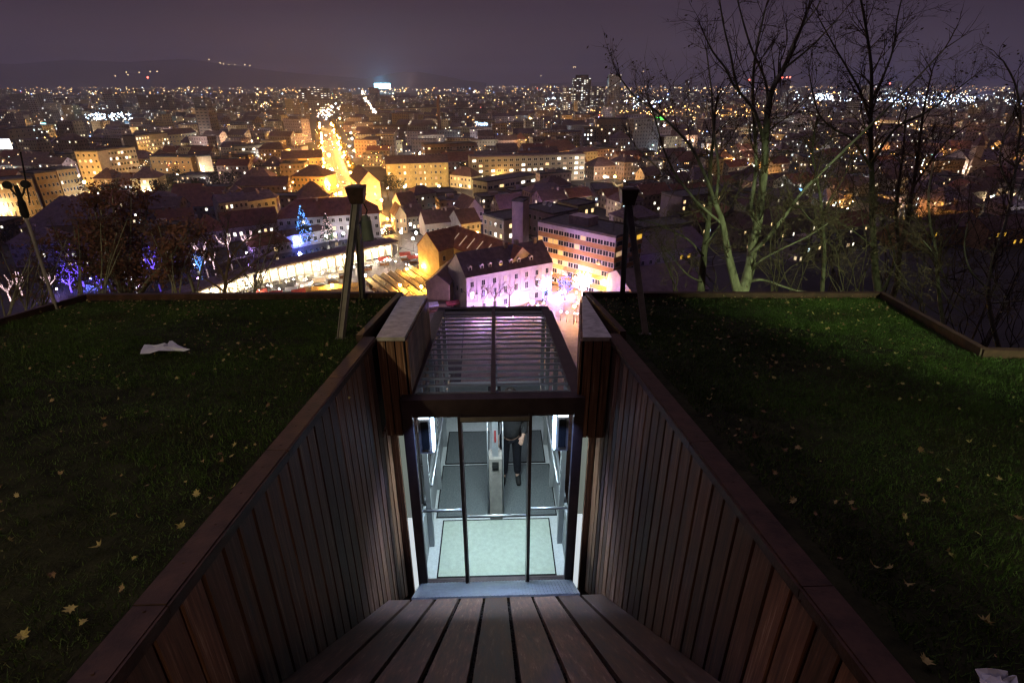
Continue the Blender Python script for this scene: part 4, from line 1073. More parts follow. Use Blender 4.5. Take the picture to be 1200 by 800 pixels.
bld('shop_building', 'low dark shop building with cold lit windows under the slim tower', (603,272),(632,284),9,10,GREY,rows=2,cols=4,lit=0.9,kinds=('cool','white'),ww=0.8,wmax=0,rc='grey')
rt,_ = bld('apartment_building', 'yellow floodlit four storey apartment building with projecting bays', (452,192),(525,190),17,13,YEL,'gable',4.5,'dark',rows=4,cols=12,lit=0.45,kinds=('warm','white','dim'),chim=4,ww=0.5)
for i in range(4):
    x = _*(0.1+i*0.26); g = MB(); g.box(x,x+4,-1.0,-0.005,0,16.6); g.build('bay', mat('plaster_bay', YEL, 0.85, ns=0.4), rt)
bld('low_wing', 'pale yellow low wing with hipped dark roof beside the yellow apartments', (527,204),(552,207),9,12,(0.55,0.50,0.34),'hip',5,'dark',rows=2,cols=6,lit=0.3,chim=1)
bld('school_wing', 'flat roofed cream wing with long ribbon windows and bright gable', (571,214),(628,205),12,14,(0.55,0.50,0.34),rows=2,cols=9,lit=0.12,ww=0.8,wmax=0,side='l',scols=3,rc='grey')
bld('balcony_block', 'long five storey block with many lit balconies left of the bare trees', (552,185),(686,181),19,12,(0.34,0.30,0.24),rows=5,cols=19,lit=0.42,kinds=('white','white','warm','dim'),ww=0.7,wmax=3,rc='slate')
bld('office_slab', 'brown three storey office slab with green lit end wall', (497,170),(556,168),17,15,(0.27,0.20,0.18),rows=3,cols=16,lit=0.12,ww=0.8,wmax=0,side='l',scols=3,kinds=('warm','cool'),rc='grey')
bld('school_building', 'pale greenish school facade with a row of tall windows', (424,166),(471,164),13,14,(0.45,0.47,0.36),'hip',4,'dark',rows=2,cols=12,lit=0.2)
bld('white_house', 'small white house wall with two rows of square windows', (485,229),(511,225),9,11,WHITE,'hip',4,'dark',rows=2,cols=4,lit=0.2,kinds=('white',),hmax=1.3,wmax=1.3)
bld('gable_house', 'pale gabled house with steep dark roof and tiny attic windows', (546,247),(567,245),8,18,(0.42,0.36,0.32),'gablex',5.5,'dark',rows=2,cols=3,lit=0.1)
bld('dormer_house', 'long low house with a lit dormer strip in its dark roof', (498,262),(538,258),7,11,(0.42,0.36,0.32),'gable',5,'dark',rows=1,cols=7,lit=0.3,kinds=('white',),chim=3)
bld('town_house', 'dark roofed house with grey gable behind the dormer house', (470,240),(489,238),8,14,(0.36,0.30,0.28),'gable',5,'dark',rows=1,cols=4,lit=0.2,chim=2)
bld('corner_house', 'orange lit corner house with narrow white gable at the road bend', (463,253),(476,252),9,14,(0.58,0.46,0.30),'gablex',4.5,'red',rows=2,cols=3,lit=0.2,side='l',scols=4,kinds=('cool','warm'))
bld('bend_house', 'grey eaved house between corner house and dormer house', (477,254),(497,252),7,12,GREY,'gable',4.5,'dark',rows=2,cols=4,lit=0.2,chim=1)
bld('gallery_house', 'grey house with big bright ground floor windows beyond the palace', (540,262),(563,259),8,14,(0.38,0.34,0.32),'gable',5,'dark',rows=2,cols=4,lit=0.3,kinds=('white',),chim=1)
bld('pink_house', 'tall pink gabled house beside the golden street', (421,215),(445,213.4),16,34,(0.52,0.36,0.34),'gablex',6,'dark',rows=4,cols=2,lit=0.08,side='l',scols=9,hmax=1.4)
bld('riverside_house', 'long blue purple lit house with hipped roof by the river', (324,256),(444,249),12,17,(0.50,0.47,0.52),'hip',6.5,'red',rows=3,cols=14,lit=0.2,kinds=('white','warm'),chim=3)
bld('gallery_wing', 'low blue lit annex with white ground floor in front of the riverside house', (330,278),(385,268),6,6,(0.52,0.50,0.56),'gable',2,'dark',rows=1,cols=8,lit=0.3,kinds=('white',),over=0.3)
bld('attic_house', 'white three storey house with glowing attic windows above red roofs', (256,238),(290,234),15,12,WHITE,'gable',3,'slate',rows=4,cols=6,lit=0.6,kinds=('warm','white'),chim=2)
bld('plain_house', 'cream house with three dark windows beside the glowing attic house', (290,236),(323,231),14,12,(0.58,0.52,0.42),'gable',3,'slate',rows=3,cols=4,lit=0.15,kinds=('warm',),chim=3)
bld('red_roof_house', 'red roofed row house with a glowing strip of attic windows', (262,267),(327,259),7,11,(0.45,0.36,0.40),'gable',6,'red',rows=1,cols=9,lit=0.7,kinds=('white','warm'),chim=2)
bld('embankment_house', 'low red tiled house on the blue lit embankment', (295,289),(340,282),5,10,(0.46,0.38,0.44),'hip',4,'red',rows=1,cols=6,lit=0.1)
bld('garden_house', 'purple grey house with wide red roof left of the row houses', (228,272),(260,269),8,12,(0.40,0.32,0.38),'hip',6,'red',rows=2,cols=5,lit=0.05,chim=1)
bld('bank_house', 'dim lilac river house with pale upper windows behind the brown bush', (185,262),(228,258),9,12,(0.38,0.30,0.34),'gable',5,'red',rows=2,cols=6,lit=0.1,chim=2)
bld('great_roof_hall', 'large hall under a broad dark hipped roof near the disc headed pole', (24,266),(104,262),11,30,(0.42,0.32,0.22),'hip',10,'slate',rows=1,cols=8,lit=0.2)
bld('orange_facade_block', 'orange floodlit block with small square windows above the great roof', (40,204),(65,201),22,14,(0.50,0.33,0.14),rows=5,cols=5,lit=0.08,rc='grey')
bld('pillar_facade_block', 'orange block with bright vertical pilasters beside the white office', (66,200),(89,197),22,14,(0.54,0.36,0.16),rows=5,cols=6,lit=0.12,rc='grey')
bld('tall_window_block', 'ochre block with tall narrow windows cut by the photo edge', (-24,214),(36,210),20,16,(0.42,0.30,0.17),rows=4,cols=12,lit=0.1,kinds=('warm',),ww=0.4,hmax=3,wh=0.7,rc='grey')
bld('white_office', 'white six storey office end with small square windows', (87,178),(113,178),24,12,(0.55,0.48,0.40),rows=6,cols=4,lit=0.12,rc='grey')
bld('office_wing', 'long white office wing with a bright vertical stair strip', (113,177),(158,173),24,13,(0.52,0.45,0.38),rows=6,cols=12,lit=0.3,kinds=('warm','white','cool'),ww=0.7,wmax=0,rc='grey')
bld('lit_apartments', 'tall apartment block dotted with warm lit windows behind the office wing', (158,160),(196,156),24,14,(0.36,0.33,0.28),rows=7,cols=12,lit=0.5,kinds=('warm','white','dim'),rc='grey',side='r')
bld('yellow_dormer_block', 'yellowish lit block with dormers in a long dark roof', (197,158),(230,155),15,14,(0.46,0.38,0.22),'gable',5,'dark',rows=3,cols=9,lit=0.15,chim=2)
bld('villa', 'cream villa with dormers and two bright lamps at its foot', (152,209),(184,208),13,15,(0.50,0.44,0.32),'hip',5.5,'slate',rows=3,cols=5,lit=0.12,chim=2)
bld('arcade_house', 'orange building with wide glazed attic left of the dark park', (175,184),(223,185),13,16,(0.54,0.36,0.17),rows=2,cols=7,lit=0.2,kinds=('white','warm'),rc='grey')
bld('end_wall_house', 'plain beige end wall with two white lamps beside the dark park', (231,184),(247,183),15,12,(0.44,0.34,0.22),rows=0,rc='grey')
bld('green_office', 'grey green office with continuous window bands left of the street', (274,172),(331,169),15,14,(0.36,0.38,0.33),rows=3,cols=14,lit=0.2,kinds=('cool','white'),ww=0.8,wmax=0,rc='grey')
bld('street_block', 'dark block with a glowing orange ground floor left of the street', (330,186),(377,184.5),13,16,(0.40,0.27,0.16),'gable',5,'dark',rows=2,cols=10,lit=0.12,chim=2)
bld('street_house', 'orange fronted house beside the brightest part of the street', (342,206),(379,207),12,18,(0.48,0.31,0.17),'hip',6,'dark',rows=3,cols=8,lit=0.1,chim=2)
bld('corner_roof_house', 'dark hipped corner house between street and riverside house', (350,232),(386,229.5),11,18,(0.40,0.30,0.24),'hip',7,'dark',rows=2,cols=6,lit=0.05)
bld('long_dark_block', 'long dark block with scattered lit windows right of the street top', (432,148),(512,147),16,14,(0.20,0.15,0.13),rows=3,cols=22,lit=0.22,rc='dark')
bld('yellow_far_block', 'distant yellow lit block behind the long dark block', (449,128),(514,126),16,14,(0.50,0.42,0.22),rows=3,cols=18,lit=0.15,rc='dark')
bld('flat_slab', 'wide grey four storey slab with dim window bands near the brick chimney', (534,128),(593,127),20,16,(0.20,0.18,0.17),rows=4,cols=20,lit=0.06,ww=0.85,wmax=0,side='l',rc='grey')
bld('cream_tower_block', 'cream block with bright screens at the left photo edge', (8,152),(42,149),26,16,(0.40,0.35,0.29),rows=6,cols=5,lit=0.2,kinds=('cool','white'),rc='grey')
bld('low_orange_hall', 'low orange lit hall with flat roof beyond the orange facades', (46,163),(92,160),10,15,(0.50,0.28,0.13),rows=1,cols=8,lit=0.3,kinds=('warm',),rc='grey')
bld('pink_roof_house', 'small house with salmon pyramid roof between grey sheds', (604,163),(616,163),10,16,(0.58,0.48,0.42),'hip',6,'orange',rows=1,cols=3,lit=0.3)
bld('warehouse', 'pale long shed with grey roof right of the pink roofed house', (637,158),(676,157),11,16,(0.42,0.40,0.36),'gable',4,'grey',rows=1,cols=8,lit=0.05)
bld('mansard_house', 'broad house with dark mansard roof and glowing eaves', (634,178),(679,176),10,18,(0.36,0.22,0.14),'hip',9,'red',rows=1,cols=8,lit=0.7,kinds=('orange','warm'))
bld('speckled_tower', 'brown tower block speckled with lit windows behind the mast', (699,140),(741,140),34,18,(0.30,0.24,0.20),rows=9,cols=9,lit=0.25,kinds=('white','warm'),rc='grey',side='l')
bld('dark_hotel', 'dark tall block with cold window columns left of the speckled tower', (684,150),(699,150),28,16,(0.12,0.10,0.10),rows=7,cols=4,lit=0.5,kinds=('white','cool'),rc='grey')
bld('long_hall', 'low purple roofed hall behind the right mast', (740,300),(830,286),7,22,(0.40,0.34,0.42),'gable',5,'slate',rows=1,cols=10,lit=0.2,kinds=('orange',))
bld('garage_building', 'low pale building with white windows between mast and tree trunks', (755,268),(812,262),9,14,(0.34,0.32,0.30),rows=2,cols=8,lit=0.35,kinds=('white','warm'),rc='grey')
bld('purple_roof_shed', 'broad purple tiled roof at the foot of the right mast', (748,352),(830,338),6,26,(0.42,0.36,0.44),'gable',6,'slate',rows=0)
bld('dim_block', 'dim block with few lit windows seen through the forked tree', (800,232),(868,224),14,16,(0.20,0.17,0.16),rows=4,cols=12,lit=0.22,rc='grey')
bld('orange_flank_block', 'block with orange lit flank seen through thin trees', (1025,240),(1056,240),13,18,(0.50,0.30,0.12),rows=3,cols=5,lit=0.25,kinds=('orange','warm'),rc='dark')
bld('orange_wall', 'long orange lit street front seen through the far right trees', (1066,272),(1150,262),9,12,(0.50,0.29,0.10),'gable',4,'dark',rows=2,cols=12,lit=0.15,kinds=('orange',))
bld('terrace_front', 'brown terrace with orange glow at the far right edge', (1160,270),(1230,262),9,12,(0.46,0.28,0.12),'gable',4,'dark',rows=2,cols=9,lit=0.2,kinds=('orange',))
# ---- church with two towers
rt, Lc = bld('church', 'twin towered church lit violet at the right side', (1136,188),(1182,188),13,26,(0.48,0.42,0.50),'gable',7,'slate',rows=1,cols=6,lit=0.2,cat='church',hmax=4)
for x in (1.0, Lc-7):
    g = MB(); g.box(x,x+6,-2,4,0,24); to = g.build('tower', mat('plaster_tower', (0.46,0.40,0.46), 0.85, ns=0.4), rt)
    g = MB(); g.v = [(x-.3,-2.3,24),(x+6.3,-2.3,24),(x+6.3,4.3,24),(x-.3,4.3,24),(x+3,1,33)]; g.f = [(0,1,4),(1,2,4),(2,3,4),(3,0,4),(3,2,1,0)]; g.m=[0]*5; g.build('spire', M_RP, to)
# ---- towers on the skyline
def tower(name, label, px0, px1, ptop, dist, D, wcol, lit, litcol, lits=1.6, pitch=5, floor=3.6, crown=None):
    a = PD(px0, ptop, dist); b = PD(px1, ptop, dist); h = a.z
    root = empty(name, label, 'tower', (a.x,a.y,0), 0)
    wm = wallmat(name+'_wall', wcol, pitch, floor, 0.55, lit, litcol, lits)
    body(root, b.x-a.x, D, h, 'flat', 0, wm, M_RG)
    if crown:
        g = MB(); w = b.x-a.x; g.box(w*.15, w*.85, D*.2, D*.8, h+0.9, h+crown); g.build('crown_block', wm, root)
    FOOT.append((a.x+(b.x-a.x)/2, dist+D/2, (b.x-a.x)*.8))
    return root, b.x-a.x, h
tower('high_rise', 'dark broad skyscraper with stepped top and cold lit windows on the skyline', 673, 693, 92, 1500, 30, (0.10,0.09,0.09), 0.30, (0.8,0.9,1.0), 2.2, 6, 4, 8)
tower('flank_tower', 'shorter lit tower left of the dark skyscraper', 661, 672, 103, 1520, 25, (0.26,0.20,0.17), 0.3, (1,0.75,0.45), 1.6, 6, 4)
tower('flank_tower', 'shorter lit tower right of the dark skyscraper', 694, 709, 102, 1540, 25, (0.26,0.20,0.17), 0.35, (1,0.78,0.5), 1.6, 6, 4)
tower('office_tower', 'grey twin slab tower with banded floors at the far left', 30, 39, 113, 1180, 24, (0.42,0.42,0.50), 0.05, (1,0.8,0.5), 1.2)
tower('office_tower', 'brown twin slab tower with faint balconies at the far left', 40, 49, 111, 1190, 24, (0.40,0.34,0.33), 0.08, (1,0.8,0.5), 1.2)
tower('stub_tower', 'small brown tower right of the twin slab towers', 62, 71, 116, 1250, 20, (0.26,0.20,0.19), 0.12, (1,0.75,0.45), 1.2)
tower('mid_tower', 'dim brown tower above the cold floodlights at left', 120, 133, 111, 1300, 22, (0.28,0.22,0.22), 0.1, (1,0.75,0.45), 1.2)
tower('blunt_tower', 'wide dark block pair with rooftop pink sign at left skyline', 160, 196, 112, 1350, 24, (0.17,0.15,0.16), 0.1, (1,0.8,0.5), 1.2)
tower('dark_tower', 'dark tower block beside the yellow dormer block', 228, 243, 128, 760, 22, (0.15,0.12,0.11), 0.05, (1,0.75,0.45), 1.0)
tower('crystal_tower', 'pointed blue lit glass tower on the right skyline', 1037, 1051, 104, 2700, 40, (0.15,0.2,0.3), 0.75, (0.6,0.8,1.0), 2.6, 9, 5, 18)
tower('red_light_tower', 'dark tower with red warning lamps on the right skyline', 917, 927, 94, 2500, 30, (0.06,0.05,0.06), 0.05, (1,0.75,0.45), 1.0, 8, 5)
tower('blue_tower', 'narrow blue glowing tower right of the forked tree crown', 871, 875, 103, 2300, 20, (0.2,0.25,0.4), 0.8, (0.35,0.5,1.0), 3.0, 8, 5)
tower('long_hospital', 'long block cluster with bright window columns on the mid skyline', 352, 384, 104, 2300, 30, (0.2,0.17,0.15), 0.35, (1,0.9,0.7), 2.4, 12, 7)
tower('grey_slab', 'pale wide slab beyond the street end', 354, 396, 117, 1450, 24, (0.40,0.33,0.28), 0.06, (1,0.8,0.5), 1.2, 6, 3.6)
# ---- brick chimney
c = U(515.5,160); q = PD(515.5, 112, c.y)
g = MB(); g.tube([(c.x,c.y,0),(c.x,c.y,q.z*0.94),(c.x,c.y,q.z*0.945),(c.x,c.y,q.z)], [2.9,2.0,2.3,2.3], 14)
tag(g.build('brick_chimney', mat('chimney_brick', (0.22,0.12,0.09), 0.9, 0.1, ns=1, amt=0.3), smooth=False), 'tall round brick chimney rising in the middle of the city', 'chimney')

# ---- market arcade along the river
M_ARC = mat('arcade_stone', (0.62,0.55,0.42), 0.75, 0.25, ns=0.6, amt=0.15)
h = 6.5; P0 = U(120,376,h); P1 = U(304,317,h); P2 = U(466,283,h)
M_ALMP = emi('arcade_lamp', (1.0,0.86,0.62), 1100.0, True)
for si, (a, b, lb) in enumerate(((P1,P2,'long white market colonnade glowing between river and stalls'),(P0,P1,'darker roofed stretch of the market colonnade behind the bare shrub'))):
    t = b-a; L = t.length; rz = math.atan2(t.y,t.x); root = empty('market_arcade', lb, 'arcade', (a.x,a.y,0), rz)
    g = MB(); g.box(0,L,-0.6,7.5,h-0.5,h); g.box(-0.2,L+0.2,-0.8,-0.6,h-0.35,h+0.15); g.build('cornice', M_ARC, root)
    g = MB(); g.box(0,L,-0.3,7.3,h+0.005,h+0.5); g.build('roof', M_RP, root)
    g = MB(); g.box(0,L,4.6,5.0,0,h-0.5); g.build('back_wall', M_ARC, root)
    n = int(L/3.2)
    for i in range(n+1):
        x = L*i/n
        g = MB(); g.tube([(x,0,0.0),(x,0,0.3),(x,0,0.32),(x,0,h-0.9),(x,0,h-0.88),(x,0,h-0.5)], [0.5,0.5,0.36,0.32,0.46,0.46], 8); g.build('column', M_ARC, root)
    for i in range(n):
        x = L*(i+0.5)/n
        if i % 2 == 0:
            g = MB(); g.ball((x,1.6,4.4), 0.28, 6, 4); g.build('lamp', M_ALMP, root)
        else:
            g = MB(); g.box(x-0.8,x+0.8,4.5,4.6,0,3.2); g.build('door', M_WWARM if i % 4 == 1 else M_WWHT, root)
    for i in range(int(L/10)): FOOT.append((*(a+t*(i*10+5)/L).xy, 9))
# ================================================================== lamps
LK = {'sodium': emi('sodium_lamp', (1.0,0.50,0.10), 1400.0), 'warm': emi('warm_lamp', (1.0,0.72,0.40), 800.0), 'white': emi('white_lamp', (1.0,0.92,0.80), 1100.0),
      'cool': emi('cool_lamp', (0.72,0.86,1.0), 1100.0), 'purple': emi('purple_lamp', (0.56,0.34,1.0), 2200.0), 'blue': emi('blue_lamp', (0.12,0.16,1.0), 2200.0), 'pink': emi('pink_lamp', (1.0,0.45,0.75), 1000.0)}
def _post(h):
    g = MB(); g.tube([(0,0,0),(0,0,0.8),(0,0,0.82),(0,0,h-0.3)], [0.12,0.12,0.07,0.05], 5); return g.mesh('post', M_GALV)
LKN = {}
for _k, _f in (('sodium',.46),('warm',.22),('white',.14),('cool',.3),('purple',0.22),('blue',1.4),('pink',.15)):
    _b = LK[_k].node_tree.nodes['Principled BSDF'].inputs
    LKN[_k] = emi(_k+'_small_lamp', tuple(_b['Emission Color'].default_value)[:3], _b['Emission Strength'].default_value*_f)
LKN['street'] = LK['street'] = emi('street_sodium', (1.0,0.46,0.08), 3000.0)
def _head(k, r, near):
    g = MB(); g.ball((0,0,0), r, 6, 4); return g.mesh('lantern', (LKN if near else LK)[k])
POSTS = {}; HEADS = {}
LAMPN = {'sodium': 'orange', 'warm': 'warm yellow', 'white': 'white', 'cool': 'cold white', 'purple': 'violet', 'blue': 'blue', 'pink': 'pink'}
LAMPS = []
def lampw(p, h, kind, r, label, group, name='street_lamp', cat='lamp'):
    hk = round(h, 1); near = p.y < 275; rk = (kind, round(r, 2), near)
    if hk not in POSTS: POSTS[hk] = _post(hk)
    if rk not in HEADS: HEADS[rk] = _head(kind, r, near)
    e = empty(name, label, cat, (p.x, p.y, 0.02), 0, group)
    link(POSTS[hk], 'post', e); link(HEADS[rk], 'lantern', e, (0,0,hk))
    LAMPS.append(e)
    if 'floodlight' in label: e.name = 'floodlight'
    elif 'small' in label: e.name = 'stall_lamp'
# along the golden street, both sides
k = 0
for i in range(len(STREET)-1):
    a, b = STREET[i], STREET[i+1]; L = (b-a).length; t = (b-a)/L; nn = Vector((-t.y,t.x,0)); q = 0
    while q < L:
        p = a+t*q
        if p.y > 300 and p.y < 1000:
            for sd in (-1,1):
                if RNG.random() < .85: lampw(p+nn*sd*RNG.uniform(7.5,11.5)+t*RNG.uniform(-9,9), 7.5, 'street', RNG.uniform(.4,.6), 'orange street lamp in the two files lining the golden street', 'lamps lining the golden street')
        q += 24 if p.y < 700 else 45
# single lamps that light what the photo shows lit
def at(px, py, kind, label, h=6.0, r=0.5, group=None):
    lampw(U(px,py,0), h, kind, r, label, group)
for px, py, kd, lb, h, r in [
    (524,356,'sodium','glaring orange lamp in the court corner at the palace end wall',7,0.62),
    (512,352,'sodium','orange lamp among the yellow canopies near the palace court',6,0.45),
    (497,330,'sodium','orange lamp before the palace left wing',6,0.45),
    (489,288,'white','globe lamp at the road bend beside the palace corner',6,0.6),
    (451,302,'white','globe lamp behind the colonnade end',6,0.55),
    (471,287,'white','globe lamp at the colonnade end by the road',6,0.55),
    (485,295,'white','globe lamp on the pavement left of the palace',6,0.55),
    (469,273,'warm','globe lamp before the corner house',6,0.55),
    (482,277,'warm','globe lamp before the bend house',6,0.55),
    (391,347,'sodium','single orange lamp just above the lawn edge by the left mast',4,0.5),
    (430,338,'warm','lamp at the left end of the canopy rows',5,0.45),(455,318,'warm','lamp at the upper end of the canopy rows',5,0.45),
    (478,330,'sodium','lamp in the middle of the canopy rows',5,0.45),(470,350,'sodium','lamp between lower canopies near the lawn edge',5,0.45),(495,352,'sodium','lamp at the right end of the canopy rows',5,0.45),
    (640,352,'sodium','lamp on the square near the ball of white lights',6,0.35),(618,364,'sodium','lamp below the right half of the palace front',4,0.3),(580,374,'sodium','lamp below the middle of the palace front',4,0.3),
    (660,362,'sodium','lamp on the warm square above the cabin roof',6,0.35),(672,380,'sodium','lamp on the square nearest the triangular cap',6,0.4),(705,350,'sodium','lamp before the office block front',6,0.55),(675,345,'sodium','lamp by the orange foot of the office block',6,0.55),(645,338,'sodium','lamp in the gap between palace and office block',6,0.5),
    (566,378,'purple','violet floodlight washing the palace front, left one',3,0.6),(594,371,'purple','violet floodlight washing the palace front, middle one',3,0.6),(624,364,'purple','violet floodlight washing the palace front, right one',3,0.6),(656,349,'blue','blue floodlight under the deep blue lit tree',2,0.4),
    (350,290,'blue','blue floodlight beside the blue tree',3,0.7),(335,293,'blue','blue floodlight on the embankment wall',3,0.6),(372,284,'purple','violet floodlight between the two lit conifers',3,0.6),(320,296,'purple','violet floodlight before the red tiled embankment house',3,0.6),(290,304,'purple','violet floodlight by the string lit trees',3,0.38),(398,280,'purple','violet floodlight before the riverside house corner',3,0.5),
    (230,318,'purple','violet floodlight on the bank right of the brown bush',3,0.3),(110,335,'blue','blue floodlight behind the brown bush',3,0.35),(70,348,'purple','violet floodlight on the bank near the lamp pole',3,0.25),(160,325,'purple','violet floodlight behind the middle of the brown bush',3,0.3),
    (404,286,'white','globe lamp before the riverside house, rightmost of three',5,0.5),(394,287,'white','globe lamp before the riverside house, middle of three',5,0.5),(384,289,'white','globe lamp before the riverside house, leftmost of three',5,0.5),
    (455,229,'warm','lamp lighting the left half of the yellow apartments',5,0.5),(475,228,'warm','lamp lighting the second bay of the yellow apartments',5,0.5),(495,228,'warm','lamp lighting the third bay of the yellow apartments',5,0.5),(515,227,'warm','lamp lighting the right end of the yellow apartments',5,0.5),
    (540,226,'warm','lamp before the pale low wing',5,0.5),(558,219,'white','glaring white lamp at the foot of the school wing',5,0.75),(575,226,'warm','lamp before the ribbon window wing',5,0.5),(600,222,'warm','lamp near the right half of the ribbon window wing',5,0.5),
    (102,224,'sodium','glaring orange lamp at the foot of the white office',6,0.8),(50,243,'sodium','orange floodlight below the orange block',5,0.6),(30,252,'sodium','orange lamp below the ochre block',5,0.6),(70,237,'sodium','orange floodlight left of the bright pilasters',5,0.6),(82,233,'warm','floodlight under the bright pilasters',3,0.55),(5,258,'warm','bright lamp at the left photo edge',6,0.7),(12,270,'sodium','orange lamp in the yellow lit shrubbery at left',5,0.6),
    (120,218,'warm','lamp at the foot of the office wing stair strip',6,0.5),(140,210,'white','lamp at the right foot of the office wing',6,0.5),(95,216,'white','white lamp under the white office end',6,0.5),
    (160,233,'warm','left lamp at the foot of the villa',4,0.55),(172,233,'warm','middle lamp at the foot of the villa',4,0.6),(181,233,'warm','right lamp at the foot of the villa',4,0.55),
    (190,214,'sodium','lamp before the glazed attic house',5,0.45),(210,212,'warm','lamp right of the glazed attic house sign',5,0.45),(240,208,'white','white lamp before the beige end wall',6,0.5),
    (205,170,'warm','lamp before the yellowish dormer block',5,0.5),(222,168,'warm','lamp at the right end of the dormer block',5,0.5),
    (180,180,'warm','lamp before the dotted apartment block',5,0.5),(290,188,'white','lamp before the grey green office',5,0.5),(318,186,'white','lamp at the right end of the grey green office',5,0.5),
    (440,180,'cool','greenish lamp before the pale school facade',5,0.5),(466,178,'cool','cold lamp at the right end of the school facade',5,0.5),(492,186,'cool','cold lamp at the end wall of the office slab',5,0.6),
    (352,198,'sodium','lamp under the dark street block',5,0.5),(345,222,'sodium','lamp beside the orange fronted house',5,0.5),(372,222,'sodium','lamp before the orange fronted house',5,0.5),
    (440,255,'sodium','lamp at the foot of the tall pink house',5,0.5),(412,250,'sodium','lamp opposite the tall pink house',5,0.55),(428,262,'sodium','lamp on the road below the golden street',6,0.55),(455,268,'sodium','lamp at the orange wall of the corner house',5,0.45),
    (460,140,'warm','lamp before the left half of the distant yellow block',6,0.8),(485,139,'warm','lamp before the middle of the distant yellow block',6,0.8),(506,138,'warm','lamp before the right end of the distant yellow block',6,0.8),
    (708,217,'white','glaring lamp in the yard left of the bare trees',6,0.8),(703,200,'sodium','orange lamp lighting the yard wall behind the mast',5,0.7),(720,215,'sodium','orange lamp right of the glaring yard lamp',5,0.6),
    (650,190,'sodium','orange lamp under the mansard eaves, left',4,0.5),(668,190,'sodium','orange lamp under the mansard eaves, right',4,0.5),
    (1032,262,'sodium','orange lamp at the block flank behind thin trees',5,0.6),(1048,258,'sodium','second orange lamp at the block flank behind thin trees',5,0.6),(1085,288,'sodium','orange lamp at the left of the orange street front',5,0.6),(1112,284,'sodium','orange lamp at the middle of the orange street front',5,0.6),(1140,282,'sodium','orange lamp at the right of the orange street front',5,0.6),(1180,284,'sodium','orange lamp before the brown terrace, left',5,0.6),(1198,283,'sodium','orange lamp at the brown terrace by the photo edge',5,0.6),
    (1145,200,'purple','violet floodlight before the church',4,0.5),(1165,199,'white','white floodlight before the church',4,0.35),(1117,192,'sodium','orange lamp left of the church',6,0.9),
    (585,283,'sodium','lamp behind the palace orange roof',5,0.45),(560,285,'sodium','lamp in the lane behind the palace',5,0.45),(575,276,'warm','lamp at the foot of the beige corner block',5,0.45),
    (690,262,'warm','lamp at the foot of the yellow green block',5,0.5),(625,268,'purple','violet lamp lighting the slim tower',5,0.5),
    (760,296,'purple','violet lamp at the purple roofed hall',5,0.5),(790,340,'purple','violet lamp lighting the broad purple roof',8,0.5)]:
    at(px, py, kd, lb, h, r)

# ---- fairground and market stalls
M_CANV = mat('stall_canvas', (0.52,0.40,0.20), 0.8, 0.2, ns=1.5, amt=0.3); M_CANR = mat('striped_canvas', (0.55,0.12,0.10), 0.8, 0.2, ns=1.5, amt=0.3); M_CANW = mat('white_canvas', (0.72,0.70,0.68), 0.8, 0.2, ns=1.5, amt=0.2); M_STW = mat('stall_timber', (0.20,0.11,0.06), 0.8, 0.2, ns=4)
def stall_mesh(L, D, m):
    g = MB(); z0, z1 = 2.5, 3.4
    for (ya, za, yb, zb_) in ((0,z0,D/2,z1),(D/2,z1,D,z0)):
        g.quad((-0.25,ya,za),(L+0.25,ya,za),(L+0.25,yb,zb_),(-0.25,yb,zb_)); g.quad((-0.25,yb,zb_-0.06),(L+0.25,yb,zb_-0.06),(L+0.25,ya,za-0.06),(-0.25,ya,za-0.06))
    for y in (0,D): g.quad((-0.25,y,z0-0.35),(L+0.25,y,z0-0.35),(L+0.25,y,z0),(-0.25,y,z0))
    return g.mesh('canopy', m)
def stall_parts(L, D):
    c = MB(); c.box(0.2,L-0.2,0.3,0.8,0,0.95); p = MB(); p.tube([(0,0,0),(0,0,2.5)],0.05,4)
    return c.mesh('counter', M_STW), p.mesh('post', M_GALV)
STM = {}
def stall(p, rz, L, D, m, label, group):
    k = (round(L,1), round(D,1), m.name)
    if k not in STM: STM[k] = (stall_mesh(L,D,m), *stall_parts(L,D))
    e = empty('market_stall', label, 'market stall', p, rz, group)
    link(STM[k][0], 'canopy', e); link(STM[k][1], 'counter', e)
    for x in (0.05,L-0.05):
        for y in (0.05,D-0.05): link(STM[k][2], 'post', e, (x,y,0))
a = U(441,322,0); b = U(505,312,0); c_ = U(470,362,0)
rowv = (U(478,352,0)-U(440,322,0)).normalized(); rz = math.atan2(rowv.y,rowv.x)
for i in range(11):
    p0 = U(428,334,0).lerp(U(512,314,0), i/10)
    for j in range(5):
        p = p0+rowv*(j*6.4+RNG.uniform(-0.4,0.4)); p.z = 0.04
        if p.x > U(520,330,0).x and j > 3: continue
        stall(p, rz+RNG.uniform(-0.03,0.03), 5.8, 2.6, M_CANV, 'yellow lit ridge canopy stall in the packed rows left of the palace', 'yellow canopy stalls left of the palace')
for i in range(5):
    for j in range(3):
        p = U(352+i*15,350-i*1.5+j*6,0); p.z = 0.04
        stall(p, 0.35+RNG.uniform(-0.1,0.1), 4.6, 2.6, M_CANV, 'brownish low canopy stall left of the left mast legs', 'brownish canopy stalls left of the mast')
for i, (px, py, m) in enumerate([(300,352,M_CANR),(318,354,M_CANR),(336,349,M_CANW),(352,343,M_CANW),(368,338,M_CANW),(384,333,M_CANW),(398,327,M_CANW),(345,352,M_CANR),(425,318,M_CANW),(445,312,M_CANR),(510,362,M_CANR),(525,366,M_CANR),(500,368,M_CANW),(470,306,M_CANR),(480,310,M_CANR)]):
    p = U(px,py,0); p.z = 0.04
    stall(p, 0.3+RNG.uniform(-0.2,0.2), 4.0, 2.8, m, ('red canvas stall' if m is M_CANR else 'white canvas stall')+' in the bright strip along the colonnade and square', 'red stalls by the colonnade' if m is M_CANR else 'white stalls by the colonnade')
